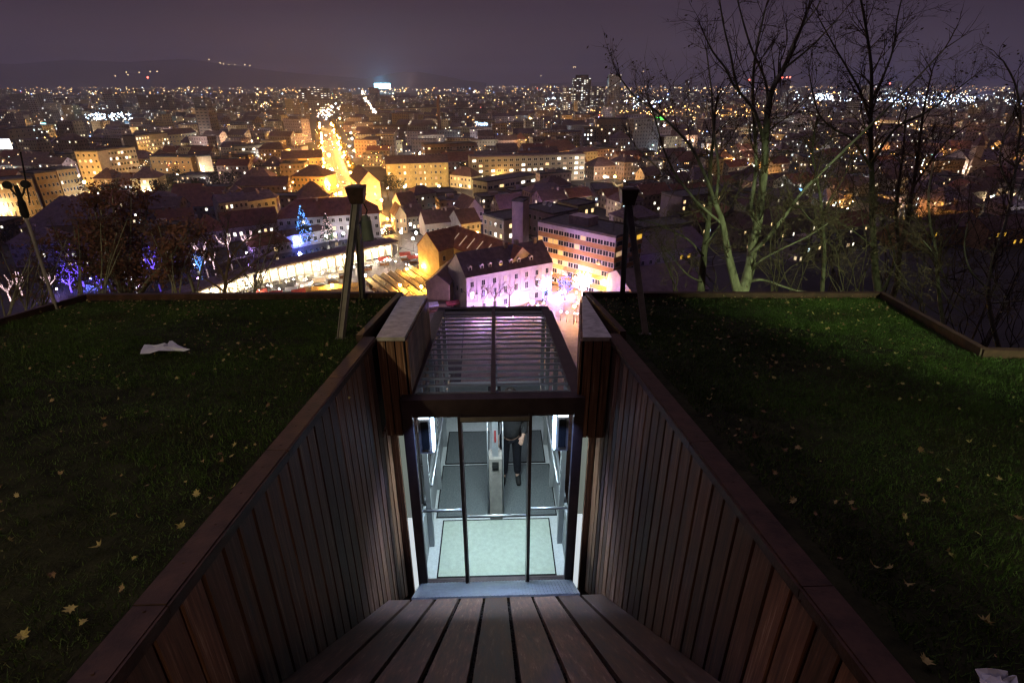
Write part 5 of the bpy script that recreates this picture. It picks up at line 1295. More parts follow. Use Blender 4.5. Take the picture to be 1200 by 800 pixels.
# small lamps between the stalls
for i in range(26):
    px = 290+i*8+RNG.uniform(-3,3); py = 352-i*1.6+RNG.uniform(-6,8)
    lampw(U(px,py,0), 3.6, RNG.choice(('white','white','warm')), 0.22, 'small bright lamp in the stall strip along the colonnade', 'small lamps in the stall strip')
for i in range(16):
    px = RNG.uniform(590,690); py = RNG.uniform(352,385)
    lampw(U(px,py,0), 3.2, RNG.choice(('white','warm','pink')), 0.2, 'small lamp on the fairground square before the palace', 'small lamps on the fairground square')

# ---- lit trees
M_BARK = mat('bark', (0.10,0.085,0.055), 0.9, 0.15, ns=8, amt=0.5, bump=0.5, bs=40, stretch=(1,1,0.3))
M_CON = mat('conifer_needles', (0.03,0.06,0.03), 0.9, 0.1, ns=2, amt=0.5)
def dots(mb, pts, r):
    for p in pts: mb.octa(p, r)
FB = emi('fairy_blue', (0.05,0.10,1.0), 1.8, False); FW = emi('fairy_white', (1.0,0.90,0.95), 3.0, False); FV = emi('fairy_violet', (0.16,0.07,1.0), 1.8, False); FPK = emi('fairy_pink', (1.0,0.66,0.66), 1.5, False); FCY = emi('fairy_cyan', (0.10,0.32,1.0), 2.4, False)
def cone_tree(px, py, H, R_, m, label, nd, name='lit_conifer', rdot=0.16):
    p = U(px,py,0); root = empty(name, label, 'tree', p)
    g = MB(); g.tube([(0,0,0),(0,0,H*0.25)],[0.25,0.2],6); g.build('trunk', M_BARK, root)
    g = MB()
    for k in range(420):
        z = H*(0.15+0.83*RNG.random()); rr = R_*(1-(z/H))*1.1*RNG.uniform(0.4,1)+0.1; a = RNG.uniform(0,6.28); c = Vector((rr*math.cos(a),rr*math.sin(a),z)); d = Vector((math.cos(a),math.sin(a),-0.4))*0.8; s = Vector((-math.sin(a),math.cos(a),0))*0.35
        g.quad(c-s, c+s, c+s*0.4+d, c-s*0.4+d)
    g.build('crown', M_CON, root)
    g = MB(); P = []
    for k in range(nd):
        z = H*(0.1+0.9*RNG.random()**1.2); rr = R_*(1-z/H)*RNG.uniform(0.9,1.15)+0.1; a = RNG.uniform(0,6.28); P.append((rr*math.cos(a),rr*math.sin(a),z))
    dots(g, P, rdot); tag(g.build('fairy_lights', m, root), kind='stuff')
cone_tree(359,287,18,5.2,FCY,'tall conifer covered in blue lights in front of the riverside house',230, rdot=0.24)
cone_tree(386,285,14,4.4,FPK,'tall conifer covered in pinkish white lights right of the blue conifer',170)
def lit_bare(px, py, H, m, label, nb=7, up=0.8, dotn=0):
    p = U(px,py,0); root = empty('lit_tree', label, 'tree', p)
    g = MB(); s = MB(); 
    g.tube([(0,0,0),(0.1,0,H*0.35)],[0.25,0.18],6)
    s.tube([(0,-0.0,H*0.08),(0.1,0,H*0.36)],[0.27,0.21],6)
    for k in range(nb):
        a = RNG.uniform(0,6.28); t = RNG.uniform(0.2,0.7)*H; b = Vector((0.1,0,H*0.35)); e = b+Vector((math.cos(a)*H*0.3*RNG.uniform(.5,1.1),math.sin(a)*H*0.3,H*RNG.uniform(0.3,0.62)*up)); mid = (b+e)/2+Vector((math.cos(a),math.sin(a),-0.2))*H*0.05
        g.tube([b,mid,e],[0.12,0.08,0.03],4); s.tube([b,mid,b.lerp(e,0.8)+Vector((0,0,-.1))],[0.17,0.14,0.10],4)
        for q in range(4):
            f = mid.lerp(e, RNG.random()); h = f+Vector((RNG.uniform(-1,1),RNG.uniform(-1,1),RNG.uniform(.4,1.4)))*H*0.12; g.tube([f,h],[0.04,0.015],3)
    g.build('trunk', M_BARK, root); s.build('light_string', m, root)
    if dotn:
        d = MB(); P = []
        for k in range(dotn):
            v = Vector((RNG.gauss(0,1),RNG.gauss(0,1),RNG.gauss(0,1))).normalized()*H*0.36*RNG.random()**0.4; P.append(v+Vector((0,0,H*0.66)))
        dots(d, P, 0.17); tag(d.build('fairy_lights', m, root), kind='stuff')
for px,py,H,m,lb,dn in [(293,297,13,FPK,'bare tree with white light strings before the red tiled embankment house',0),(329,294,11,FPK,'spread bare tree with thick white light strings right of the pinkish one',0),(270,305,17,FPK,'tall thin bare tree with a vertical white light string',0),(241,312,16,FPK,'thin light wrapped tree at the right edge of the brown bush',0),(252,318,12,FPK,'low light wrapped tree beside the pale blue one',0),(236,322,9,FCY,'small tree glowing pale blue at the bush edge',110),(100,340,17,FV,'slender tree wrapped in deep blue lights behind the brown bush',90),(85,345,10,FV,'low blue lit tree left of the slender blue one',50),(62,348,12,FPK,'white string tree seen right of the lamp pole',0),(28,350,14,FPK,'white string tree left of the lamp pole foot',0),(14,356,12,FPK,'white string tree near the left photo edge',0),(120,342,8,FV,'violet lit shrub tree behind the bush middle',60),(185,330,14,FV,'violet lit tree behind the bush crown',60),(160,340,9,FW,'white lit tree glimpsed through the bush twigs',50),
    (636,352,9,FCY,'tree crowned with blue and cyan lights right of the palace front',150),(662,352,9,FB,'deep blue lit tree on the square beside the white ball tree',150),(682,349,9.5,FW,'round tree densely covered in white lights before the office block',240),(640,345,7,FW,'small white lit tree at the palace corner',60)]:
    lit_bare(px,py,H,m,lb,6,0.8,dn)
# plain bare trees before the palace and office
def bare_small(px, py, H, label, group):
    p = U(px,py,0); root = empty('bare_tree', label, 'tree', p, 0, group)
    g = MB(); c = MB(); g.tube([(0,0,0),(0.1,0.1,H*0.4)],[0.22,0.15],6)
    def br(b, d, L, r, dep):
        e = b+d*L; m_ = (b+e)/2+Vector((RNG.gauss(0,1),RNG.gauss(0,1),0))*L*0.07
        (g if dep == 0 else c).tube([b,m_,e],[r,r*.7,r*.35],3)
        if dep < 3:
            for k in range(4 if dep < 2 else 3):
                f = RNG.uniform(0.3,1); nd = (d+Vector((RNG.gauss(0,.6),RNG.gauss(0,.6),RNG.gauss(.15,.4)))).normalized(); br(b.lerp(e,f), nd, L*RNG.uniform(.45,.65), max(r*.5,0.02), dep+1)
    for k in range(5):
        a = k*1.256+RNG.uniform(-.4,.4); br(Vector((0.1,0.1,H*.38)), Vector((math.cos(a)*.6,math.sin(a)*.6,1)).normalized(), H*0.32, 0.11, 0)
    g.build('trunk', M_BARK, root); c.build('crown', M_BARK, root)
for px,py in [(553,368),(566,366),(580,364),(597,360),(627,352),(636,348),(655,344),(668,340),(683,338),(698,340),(710,345)]:
    bare_small(px,py,10.5,'leafless street tree in the row before palace and office block','leafless trees before palace and office')
# autumn trees along the golden street and dark evergreen crowns in the city
M_FOLY = mat('autumn_foliage', (0.20,0.14,0.03), 0.85, 0.2, ns=1.5, amt=0.5); M_FOLD = mat('dark_foliage', (0.04,0.045,0.025), 0.9, 0.1, ns=1.2, amt=0.6)
def crownmesh(H, Rr, n, m):
    co = np.zeros((n,4,3),np.float32)
    blobs = [Vector((RNG.gauss(0,Rr*.4),RNG.gauss(0,Rr*.4),H*RNG.uniform(.5,.85))) for _ in range(7)]
    for k in range(n):
        b = blobs[k % 7]; v = Vector((RNG.gauss(0,1),RNG.gauss(0,1),RNG.gauss(0,.9))).normalized()*Rr*.55*RNG.random()**.4
        c = b+v; s = RNG.uniform(.3,.65); u = Vector((RNG.gauss(0,1),RNG.gauss(0,1),RNG.gauss(0,1))).normalized(); w = u.orthogonal().normalized()
        for q, (x,y) in enumerate(((-1,-.7),(1,-.7),(.8,.7),(-.8,.7))): co[k,q] = c+u*x*s*.6+w*y*s*.6
    return np_mesh('crown', co, 4, m)
def trunkmesh(H):
    g = MB(); g.tube([(0,0,0),(0,0,H*.6)],[.3,.16],6)
    for k in range(4):
        a = k*1.6; g.tube([(0,0,H*.35),(math.cos(a)*H*.15,math.sin(a)*H*.15,H*.7)],[.12,.05],4)
    return g.mesh('trunk', M_BARK)
CR = {'y': [crownmesh(9,3.6,420,M_FOLY) for _ in range(2)], 'd': [crownmesh(12,5.2,600,M_FOLD) for _ in range(3)]}; TK = {'y': trunkmesh(9), 'd': trunkmesh(12)}
def citytree(p, k, label, group, s=1.0):
    e = empty('street_tree' if k == 'y' else 'park_tree', label, 'tree', (p.x,p.y,0), RNG.uniform(0,6), group); e.scale = (s,s,s*RNG.uniform(.9,1.2))
    link(TK[k], 'trunk', e); link(RNG.choice(CR[k]), 'crown', e)
for i in range(4, len(STREET)-2):
    a, b = STREET[i], STREET[i+1]; L = (b-a).length; t = (b-a)/L; nn = Vector((-t.y,t.x,0)); q = 8
    while q < L and (a+t*q).y < 1100:
        for sd in (-1,1):
            if RNG.random() < .75: citytree(a+t*(q+RNG.uniform(-4,4))+nn*sd*RNG.uniform(11,14), 'y', 'yellow leaved street tree lit orange beside the golden street', 'street trees of the golden street', RNG.uniform(.7,1))
        q += 26
for px,py in [(140,236),(165,240),(196,226),(205,232),(220,226),(235,230),(252,224),(212,220),(190,238),(228,238),(246,236),(268,226),(455,235),(462,231),(545,212),(553,210),(470,228),(640,215),(652,212),(325,215),(338,206),(262,212),(280,216),(300,214),(130,240),(350,168),(335,172),(420,150),(437,158),(300,185),(600,200),(15,290),(40,285),(95,275),(120,268)]:
    citytree(U(px,py,0), 'd', 'dark leafy tree among the houses of the old town', 'dark trees among the houses', RNG.uniform(.7,1.15))
# cars on the golden street
M_CAR = [mat('car_paint_'+n, c, 0.3, 0.5, ns=2, amt=0.1) for n, c in (('silver',(.35,.35,.37)),('black',(.02,.02,.02)),('white',(.6,.6,.6)),('red',(.3,.03,.03)))]
M_TYRE = mat('tyre_rubber', (.015,.015,.015), .9, .1); M_HL = emi('headlight_glow', (1,.90,.68), 220, False); M_TL = emi('tail_light_glow', (1,.05,.03), 14, False)
def carmesh(m):
    g = MB(); P = [(-2.1,.35),(2.1,.35),(2.15,.75),(1.2,.9),(.6,1.4),(-1.1,1.42),(-1.9,.95),(-2.15,.8)]
    n = len(P); g.v = [(-.85,p[0],p[1]) for p in P]+[(.85,p[0],p[1]) for p in P]
    g.f = [tuple(range(n)), tuple(reversed(range(n,2*n)))]+[(k,n+k,n+(k+1)%n,(k+1)%n) for k in range(n)]; g.m = [0]*len(g.f)
    return g.mesh('body', m)
CARM = [carmesh(m) for m in M_CAR]
g = MB(); g.tube([(-.1,0,0),(.1,0,0)],.33,10); WHM = g.mesh('wheel', M_TYRE)
g = MB(); g.box(-.3,.3,-.06,.06,-.2,.2); HLM = g.mesh('headlight', M_HL); g = MB(); g.box(-.2,.2,-.05,.05,-.1,.1); TLM = g.mesh('tail_light', M_TL)
for i in range(34):
    k = RNG.randrange(1, len(STREET)-4); a, b = STREET[k], STREET[k+1]; t = (b-a).normalized(); nn = Vector((-t.y,t.x,0)); fwd = RNG.random() < .5
    p = a.lerp(b, RNG.random())+nn*(3.2 if fwd else -3.2); d = -t if fwd else t
    e = empty('car', 'car in the bright traffic of the golden street', 'car', (p.x,p.y,.03), math.atan2(d.y,d.x)-math.pi/2, 'cars on the golden street')
    link(RNG.choice(CARM), 'body', e)
    for x in (-.8,.8):
        for y in (-1.3,1.3): link(WHM, 'wheel', e, (x,y,.33))
        link(HLM, 'headlight', e, (x*.75,2.18,.65)); link(TLM, 'tail_light', e, (x*.75,-2.2,.75))
# illuminated signs
def sign(px, py, z, w, hh, m, label, post=True, name='lit_sign'):
    p = U(px,py,z); e = empty(name, label, 'sign', (p.x,p.y,0))
    g = MB(); g.box(-w/2,w/2,-.15,.15,z-hh/2,z+hh/2); g.build('panel', M_GALV, e)
    g = MB(); g.box(-w/2+.15,w/2-.15,-.22,-.152,z-hh/2+.15,z+hh/2-.15); g.build('screen', m, e)
    for x in (-w*.35,w*.35):
        g = MB(); g.tube([(x,.2,0),(x,.2,z)],.15,5); g.build('post', M_GALV, e)
sign(5,169,16,13,9,emi('screen_white',(.95,.97,1),7,True),'blank bright white advertising screen at the left photo edge')
sign(51,146,12,8,4,emi('screen_cyan',(.3,.9,1),5,True),'small cyan lit sign left of the low orange hall')
sign(773,139,20,14,4.5,emi('screen_green',(.08,1,.1),4,True),'bright green lit sign seen through the tree branches')
sign(925,225,9,15,4.5,emi('screen_blue',(.12,.42,1),5,True),'blue glowing sign right of the forked tree')
sign(173,97,62,26,12,emi('screen_pink',(1,.55,.9),5,False),'pink rooftop sign on the left skyline')
sign(448,101,45,135,42,emi('screen_cold',(.42,.88,1),12,False),'broad cold white floodlit screen on the horizon')
e = empty('letter_sign', 'blue white lit rooftop lettering right of the brick chimney', 'sign', U(557,147,16))
cu = bpy.data.curves.new('lettering','FONT'); cu.body = 'Triodo'; cu.size = 6.0; cu.extrude = 0.15; cu.materials.append(emi('letters_blue',(.45,.65,1),9,False))
lo0 = bpy.data.objects.new('lettering', cu); COL.objects.link(lo0); bpy.context.view_layer.update()
lme = bpy.data.meshes.new_from_object(lo0.evaluated_get(bpy.context.evaluated_depsgraph_get())); bpy.data.objects.remove(lo0)
lo = link(lme, 'lettering', e, (0,0,0), (R(90),0,0))
g = MB(); g.box(0,16,.3,.5,-.6,-.2)
for x in (1,8,15): g.box(x-.1,x+.1,.2,.4,-16,-.2)
g.build('frame', M_GALV, e)

# ================================================================== the rest of the city
WCOL = [('brown',(0.22,0.16,0.13)),('grey',(0.26,0.24,0.24)),('ochre',(0.36,0.25,0.14)),('cream',(0.42,0.36,0.28)),('pinkish',(0.36,0.25,0.24)),('lilac',(0.28,0.23,0.29))]
WM = {n: wallmat('city_wall_'+n, c, 3.0, 3.3, 0.40, lit=0.09, lits=1.3, glassc=tuple(x*.35 for x in c)) for n, c in WCOL}
rl = [('dark gable','gable','dark'),('dark hipped','hip','dark'),('red gable','gable','red'),('flat grey','flat','grey'),('slate hipped','hip','slate'),('flat dark','flat','grey')]
cells = {}
def addc(x, y, r):
    cells.setdefault((int(x//60),int(y//60)), []).append((x,y,r))
for f in FOOT: addc(*f)
for i in range(len(STREET)-1):
    a, b = STREET[i], STREET[i+1]; n = max(2, int((b-a).length/10))
    for k in range(n+1): q = a.lerp(b,k/n); addc(q.x,q.y,19)
def free(x, y, r):
    cx, cy_ = int(x//60), int(y//60)
    for i in range(cx-2,cx+3):
        for j in range(cy_-2,cy_+3):
            for (a,b,rr) in cells.get((i,j),()):
                if (a-x)**2+(b-y)**2 < (r+rr)**2: return False
    return True
for l_ in LAMPS: addc(l_.location.x, l_.location.y, 13 if l_.location.y > 260 else 9)
# keep the market, the river and the squares open
for px,py,r in [(350,330,30),(420,330,34),(480,335,34),(300,340,26),(440,300,14),(390,300,14),(340,310,14),(280,320,20),(230,330,22),(160,340,26),(90,345,26),(20,355,26),(640,360,24),(690,365,24),(600,375,22),(560,380,20),(740,370,20)]:
    q = U(px,py,0); addc(q.x,q.y,r)
tans = lambda y: 1.12*y+20
SPOT = []
for k in range(9000):
    u = RNG.random(); y = 225*(3300/225)**u if RNG.random() < .6 else RNG.uniform(225,1300)
    x = RNG.uniform(-tans(y),tans(y)); x = x*1.0
    far = min(1, max(0,(y-300)/1500))
    L = RNG.uniform(13,26)*(1+1.6*far*RNG.random()); D = RNG.uniform(10,15)*(1+.5*far)
    r = max(L,D)*.5*(0.92 if y < 700 else 1.05)+1.0+far*7
    if not free(x,y,r): continue
    addc(x,y,r); SPOT.append((y,x,L,D))
SPOT.sort()
def zone(px, y):
    side = 'left of the street' if px < 385 else ('right of the street' if px < 690 else 'behind bare trees')
    bandn = 'near rows' if y < 380 else ('middle rows' if y < 560 else ('farther rows' if y < 800 else 'distant rows'))
    return bandn+' '+side
def proj(p):
    d = CM.transposed() @ (Vector(p)-Vector((0,0,CZ))); return 600+FPX*d.x/-d.z, 400-FPX*d.y/-d.z
IND, REST = [], []
for s in SPOT:
    px, py = proj((s[1],s[0],8))
    if -40 < px < 1240 and len(IND) < 215: IND.append((zone(px,s[0]),px,s))
    elif -200 < px < 1400: REST.append(s)
ORD = lambda n: '%d%s' % (n, 'th' if 10 <= n % 100 <= 20 else {1:'st',2:'nd',3:'rd'}.get(n % 10,'th'))
byz = {}
for it in sorted(IND, key=lambda q: q[1]): byz.setdefault(it[0],[]).append(it)
def grid_angle(x, y): return 0.30*math.sin(x/170+0.6)+0.22*math.sin(y/210)+(-0.06)
for zn, items in byz.items():
    for n, (_, px, (y,x,L,D)) in enumerate(items):
        cn, cc = RNG.choice(WCOL); rn, rt_, rc = RNG.choice(rl); fl = RNG.choice((3,3,4,4,5,6)) if y > 560 else (RNG.choice((2,3,3,4)) if y > 420 else RNG.choice((2,2,3))); h = fl*3.3+0.4
        an = grid_angle(x,y)+RNG.choice((0,0,0,-1.1 if x < 0 else 1.1)); 
        e = empty('house' if fl < 4 else 'apartment_block', '%s %d storey house, %s roof, %s from left, %s' % (cn, fl, rn, ORD(n+1), zn.replace('old town houses','near rows')), 'house' if fl < 4 else 'building', (x-math.cos(an)*L/2+math.sin(an)*D/2, y-math.sin(an)*L/2-math.cos(an)*D/2, 0), an, zn)
        body(e, L, D, h, rt_, D*RNG.uniform(.28,.45) if rt_ != 'flat' else 0, WM[cn], ROOFS[rc], chim=RNG.choice((0,1,2)) if rt_ != 'flat' else 0)
        if y < 600:
            cols = max(2,int(L/3.2)); m = RNG.randint(1,5)
            for k in range(m):
                c = RNG.randrange(cols); f = RNG.randrange(fl)
                link(WIN[RNG.choice(('warm','warm','white','dim','cool'))], 'window', e, (L*(c+.5)/cols,-.004,f*3.3+1.7), (0,0,0), (1.3,1,1.5))
        if rt_ == 'flat' and RNG.random() < .6:
            g = MB(); x0 = L*RNG.uniform(.1,.5); g.box(x0,x0+L*.25,D*.3,D*.65,h+.26,h+RNG.uniform(2,3)); g.build('stair_head', M_CHIM, e)
# everything farther: one mass
mbs = {n: MB() for n, _ in WCOL}
for (y,x,L,D) in REST:
    n = RNG.choice(WCOL)[0]; g = mbs[n]; h = RNG.uniform(7,20)*(1.9 if RNG.random() < .08 else 1)*(2.4 if y > 1000 and RNG.random() < .07 else 1); an = grid_angle(x,y); ca, sa = math.cos(an), math.sin(an)
    T = lambda u, v, z: (x+ca*(u-L/2)-sa*(v-D/2), y+sa*(u-L/2)+ca*(v-D/2), z)
    g.quad(T(0,0,0),T(L,0,0),T(L,0,h),T(0,0,h)); g.quad(T(L,0,0),T(L,D,0),T(L,D,h),T(L,0,h)); g.quad(T(L,D,0),T(0,D,0),T(0,D,h),T(L,D,h)); g.quad(T(0,D,0),T(0,0,0),T(0,0,h),T(0,D,h))
    if RNG.random() < .5 and h < 15:
        rr = D*.35; g.quad(T(-.4,-.4,h-.1),T(L+.4,-.4,h-.1),T(L,D/2,h+rr),T(0,D/2,h+rr),1); g.quad(T(L+.4,D+.4,h-.1),T(-.4,D+.4,h-.1),T(0,D/2,h+rr),T(L,D/2,h+rr),1); g.poly([T(L,0,h),T(L,D,h),T(L,D/2,h+rr)]); g.poly([T(0,D,h),T(0,0,h),T(0,D/2,h+rr)])
    else: g.quad(T(0,0,h),T(L,0,h),T(L,D,h),T(0,D,h),1)
for n, g in mbs.items():
    me = g.mesh('distant_buildings', [WM[n], M_RD]); wall_uv(me); tag(link(me,'distant_buildings'), kind='stuff')
# scattered street lamps between the houses
cnt = 0
while cnt < 160:
    px = RNG.uniform(-20,1220); py = 265-155*RNG.random()**.6
    p = U(px,py,0)
    if p.y > 1700 or not free(p.x,p.y,-3 if p.y > 400 else 0): continue
    kd = RNG.choice(('sodium','sodium','warm','warm','white','white','cool'))
    lampw(p, 6.5, kd, .34 if p.y < 500 else (.55 if p.y < 800 else .9), '%s street lamp among the dark roofs of the city' % LAMPN[kd], LAMPN[kd]+' street lamps among the roofs'); cnt += 1
# farther lamps, too many to count
PAL = [('orange',(1,.48,.12),.46),('amber',(1,.68,.33),.28),('white',(1,.88,.70),.12),('cold',(.65,.82,1),.09),('blue',(.25,.4,1),.03),('red',(1,.12,.08),.012),('green',(.25,1,.6),.008)]
FL = {n: MB() for n, _, _ in PAL}
def farl(px, py, kind, size=1.0, zz=None):
    z = RNG.uniform(5,14) if zz is None else zz
    p = U(px,py,z)
    if p.y > 12000 or p.y < 0: return
    r = max(.25, p.y*0.00050*size*RNG.uniform(.5,1.7))
    FL[kind].octa((p.x,p.y,z), r)
kinds = [n for n,_,_ in PAL]; wts = [w for *_,w in PAL]
for k in range(6200):
    px = RNG.uniform(-30,1230); py = 100.5+97*RNG.random()**1.6
    if py > 130 and RNG.random() < .35: continue
    farl(px, py, RNG.choices(kinds,wts)[0], RNG.choice((.6,.8,1,1.3)))
for k in range(230): farl(RNG.gauss(0,1)*55+1100+0*RNG.random(), 116+RNG.gauss(0,4)+abs(RNG.gauss(0,2)), RNG.choice(('cold','cold','white','blue')), RNG.uniform(.8,1.7), 26)
for k in range(120): farl(RNG.uniform(930,1190), RNG.uniform(108,121), RNG.choice(('cold','white','cold')), RNG.uniform(.9,2), 24)
for k in range(60): farl(RNG.uniform(955,978), RNG.uniform(110,117), 'cold', 1.6, 28)
for k in range(70): farl(RNG.uniform(98,155), RNG.uniform(132,141), RNG.choice(('cold','cold','cold','white')), RNG.uniform(1,2.3), 30)
for k in range(5): farl(113+k*9.5, 134.5, 'cold', 4.6, 33)
for k in range(70): farl(382+RNG.gauss(0,7), 130+RNG.gauss(0,5), RNG.choice(('white','cold','white','amber')), RNG.uniform(1,2), 26)
for k in range(60): u = RNG.random(); farl(424+u*16+RNG.gauss(0,1.5), 107+u*26, RNG.choice(('white','white','cold','amber')), RNG.uniform(1,2), 24)
for k in range(50): farl(755+RNG.gauss(0,13), 120+RNG.gauss(0,4), RNG.choice(('cold','blue','white')), RNG.uniform(1,2.2), 26)
for k in range(80): farl(RNG.uniform(690,900), 131+RNG.gauss(0,3), 'orange', RNG.uniform(.9,1.6), 24)
for k in range(60): farl(645+RNG.gauss(0,12), 118+RNG.gauss(0,6), RNG.choice(('cold','white')), RNG.uniform(.8,1.6))
for k in range(90): farl(RNG.uniform(300,380), 118+RNG.gauss(0,10), RNG.choice(('orange','amber')), RNG.uniform(.8,1.6))
for k in range(70): farl(1060+RNG.gauss(0,32), 165+RNG.gauss(0,14), RNG.choice(('white','amber','cold')), RNG.uniform(1,1.6))
# lights on the hill slopes
for px,py in [(245,70),(258,74),(262,75),(268,76),(275,76),(287,76),(293,77),(148,85),(150,88),(163,85),(135,89),(176,84),(184,84),(672,79),(674,79),(754,84),(634,89)]:
    p = PD(px,py,9000); FL['amber'].octa(tuple(p), 8)
for px,py,k in [(917,91,'red'),(922,91,'red'),(926,91,'red'),(878,94,'red'),(173,91,'red'),(1043,98,'red'),(680,90,'red')]:
    p = PD(px,py,2450); FL[k].octa(tuple(p), 4.0)
for n, c, _ in PAL: tag(FL[n].build('distant_lights', emi('far_light_'+n, c, 9.0, False)), kind='stuff')

# unseen point lights added on the horizon to make halos in the haze
def farhalo(px, py, d, energy, col, rad=6):
    l = bpy.data.lights.new('halo_light','POINT'); l.energy = energy; l.color = col; l.shadow_soft_size = rad
    o = bpy.data.objects.new('halo_light', l); COL.objects.link(o); o.location = PD(px, py, d)
farhalo(446, 96, 4600, 3.0e6, (.30,.80,1.0)); farhalo(1043, 104, 3200, 7e5, (.4,.5,1.0)); farhalo(1150, 112, 2600, 5e5, (.45,.5,1.0)); farhalo(130, 132, 1000, 6e4, (.3,.8,1.0), 2); farhalo(480, 95, 6500, 1.2e6, (1.0,.55,.4))
# ================================================================== bare trees beyond the lawn edge
M_BARKG = mat('grey_green_bark', (0.26,0.26,0.17), 0.85, 0.15, ns=9, amt=0.55, bump=0.6, bs=45, stretch=(1,1,0.35), dark=(0.15,0.145,0.09))
M_BARK2 = mat('dark_green_bark', (0.12,0.12,0.075), 0.85, 0.15, ns=9, amt=0.55, bump=0.6, bs=45, stretch=(1,1,0.35), dark=(0.07,0.065,0.04))
M_TWIG = mat('twig_bark', (0.12,0.09,0.06), 0.9, 0.1, ns=6, amt=0.4)
M_BROWNL = mat('withered_leaves', (0.17,0.08,0.05), 0.85, 0.15, ns=5, amt=0.5)
M_GREYL = mat('hanging_dry_leaves', (0.10,0.075,0.045), 0.85, 0.15, ns=5, amt=0.5)
TR = random.Random(5)
def rv(): return Vector((TR.gauss(0,1), TR.gauss(0,1), TR.gauss(0,1)))
def tree(label, limbs, ntw=60, L0=0.7, spread=0.65, depth=3, upb=0.25, leaves=0, leafm=None, group=None, name='bare_tree', bark=None, leafsz=(0.02,0.04), tips=(0.25,1.0), cat='tree'):
    base = None; T = MB(); C = MB(); LP = []
    paths = []
    for (pts, r0, r1, y0, y1) in limbs:
        n = len(pts); W = []
        for i, (px, py) in enumerate(pts):
            f = i/(n-1); W.append(PD(px, py, y0+(y1-y0)*f + (0 if i == 0 else TR.uniform(-.08,.08))))
        # smooth the polyline
        Q = []
        for i in range(n-1):
            p0 = W[max(i-1,0)]; p1 = W[i]; p2 = W[i+1]; p3 = W[min(i+2,n-1)]
            for s in range(5):
                t = s/5; Q.append(0.5*((2*p1)+(p2-p0)*t+(2*p0-5*p1+4*p2-p3)*t*t+(3*p1-p0-3*p2+p3)*t**3))
        Q.append(W[-1])
        R_ = [ (r0+(r1-r0)*(i/(len(Q)-1))**0.8)*q.y/640 for i, q in enumerate(Q)]
        paths.append((Q, R_))
        if base is None: base = Q[0].copy()
    hz = hillz(base.x, base.y)-0.3
    gp = Vector((base.x-0.05, base.y+0.05, hz))
    org = Vector((base.x, base.y, hz+0.3))
    for i, (Q, R_) in enumerate(paths):
        if (Q[0]-base).length < 0.25:
            Q2 = [Q[0]*(1-f)+(gp+(Q[0]-base)*0.5)*f for f in (1,.66,.33)]+Q; R2 = [R_[0]*1.5, R_[0]*1.2, R_[0]*1.05]+R_
        else: Q2, R2 = Q, R_
        T.tube([q-org for q in Q2], R2, 8 if R2[0] > .03 else 6)
    def twig(b, d, L, r, dep):
        n = 4; P = [b]; dd = d.copy()
        for k in range(n):
            dd = (dd+rv()*0.13+Vector((0,0,0.05*upb*4/ n))).normalized(); P.append(P[-1]+dd*L/n)
        C.tube([p-org for p in P], [r*(1-.75*k/n) for k in range(n+1)], 3 if r < .008 else 4, cap=False)
        if dep > 0:
            for k in range(TR.randint(3,5)):
                f = TR.uniform(.2,1)*n; i = min(int(f),n-1); q = P[i].lerp(P[i+1], f-i)
                nd = (dd+rv()*spread+Vector((0,0,upb*.5))).normalized(); twig(q, nd, L*TR.uniform(.4,.68), max(r*.52,.0017), dep-1)
        else:
            LP.append(P[-1]); LP.append(P[2])
    lens = [sum((Q[i+1]-Q[i]).length for i in range(len(Q)-1)) for Q, _ in paths]; tot = sum(lens)
    for (Q, R_), ln in zip(paths, lens):
        for k in range(max(1,int(ntw*ln/tot))):
            f = TR.uniform(*tips)*(len(Q)-1); i = min(int(f), len(Q)-2); q = Q[i].lerp(Q[i+1], f-i); t = (Q[i+1]-Q[i]).normalized()
            d = (t*.6+rv()*spread+Vector((0,0,upb))).normalized()
            twig(q, d, L0*TR.uniform(.45,1.1)*(1-.35*f/(len(Q)-1)), min(R_[i]*.45, .014), depth-1)
        t = (Q[-1]-Q[-2]).normalized()
        for k in range(3): twig(Q[-1], (t+rv()*.25).normalized(), L0*TR.uniform(.3,.6), R_[-1]*.8, 1)
    root = empty(name, label, cat, org, 0, group)
    T.build('trunk', bark or M_BARKG, root, smooth=True)
    C.build('crown', M_TWIG, root)
    if leaves:
        co = np.zeros((leaves,4,3),np.float32)
        for k in range(leaves):
            c = TR.choice(LP)-org+rv()*.035; s = TR.uniform(*leafsz); u = rv().normalized(); w = u.orthogonal().normalized()
            co[k] = [c-u*s, c+w*s*.55, c+u*s, c-w*s*.55]
        link(np_mesh('leaves', co, 4, leafm or M_GREYL), 'leaves', root)
    return root
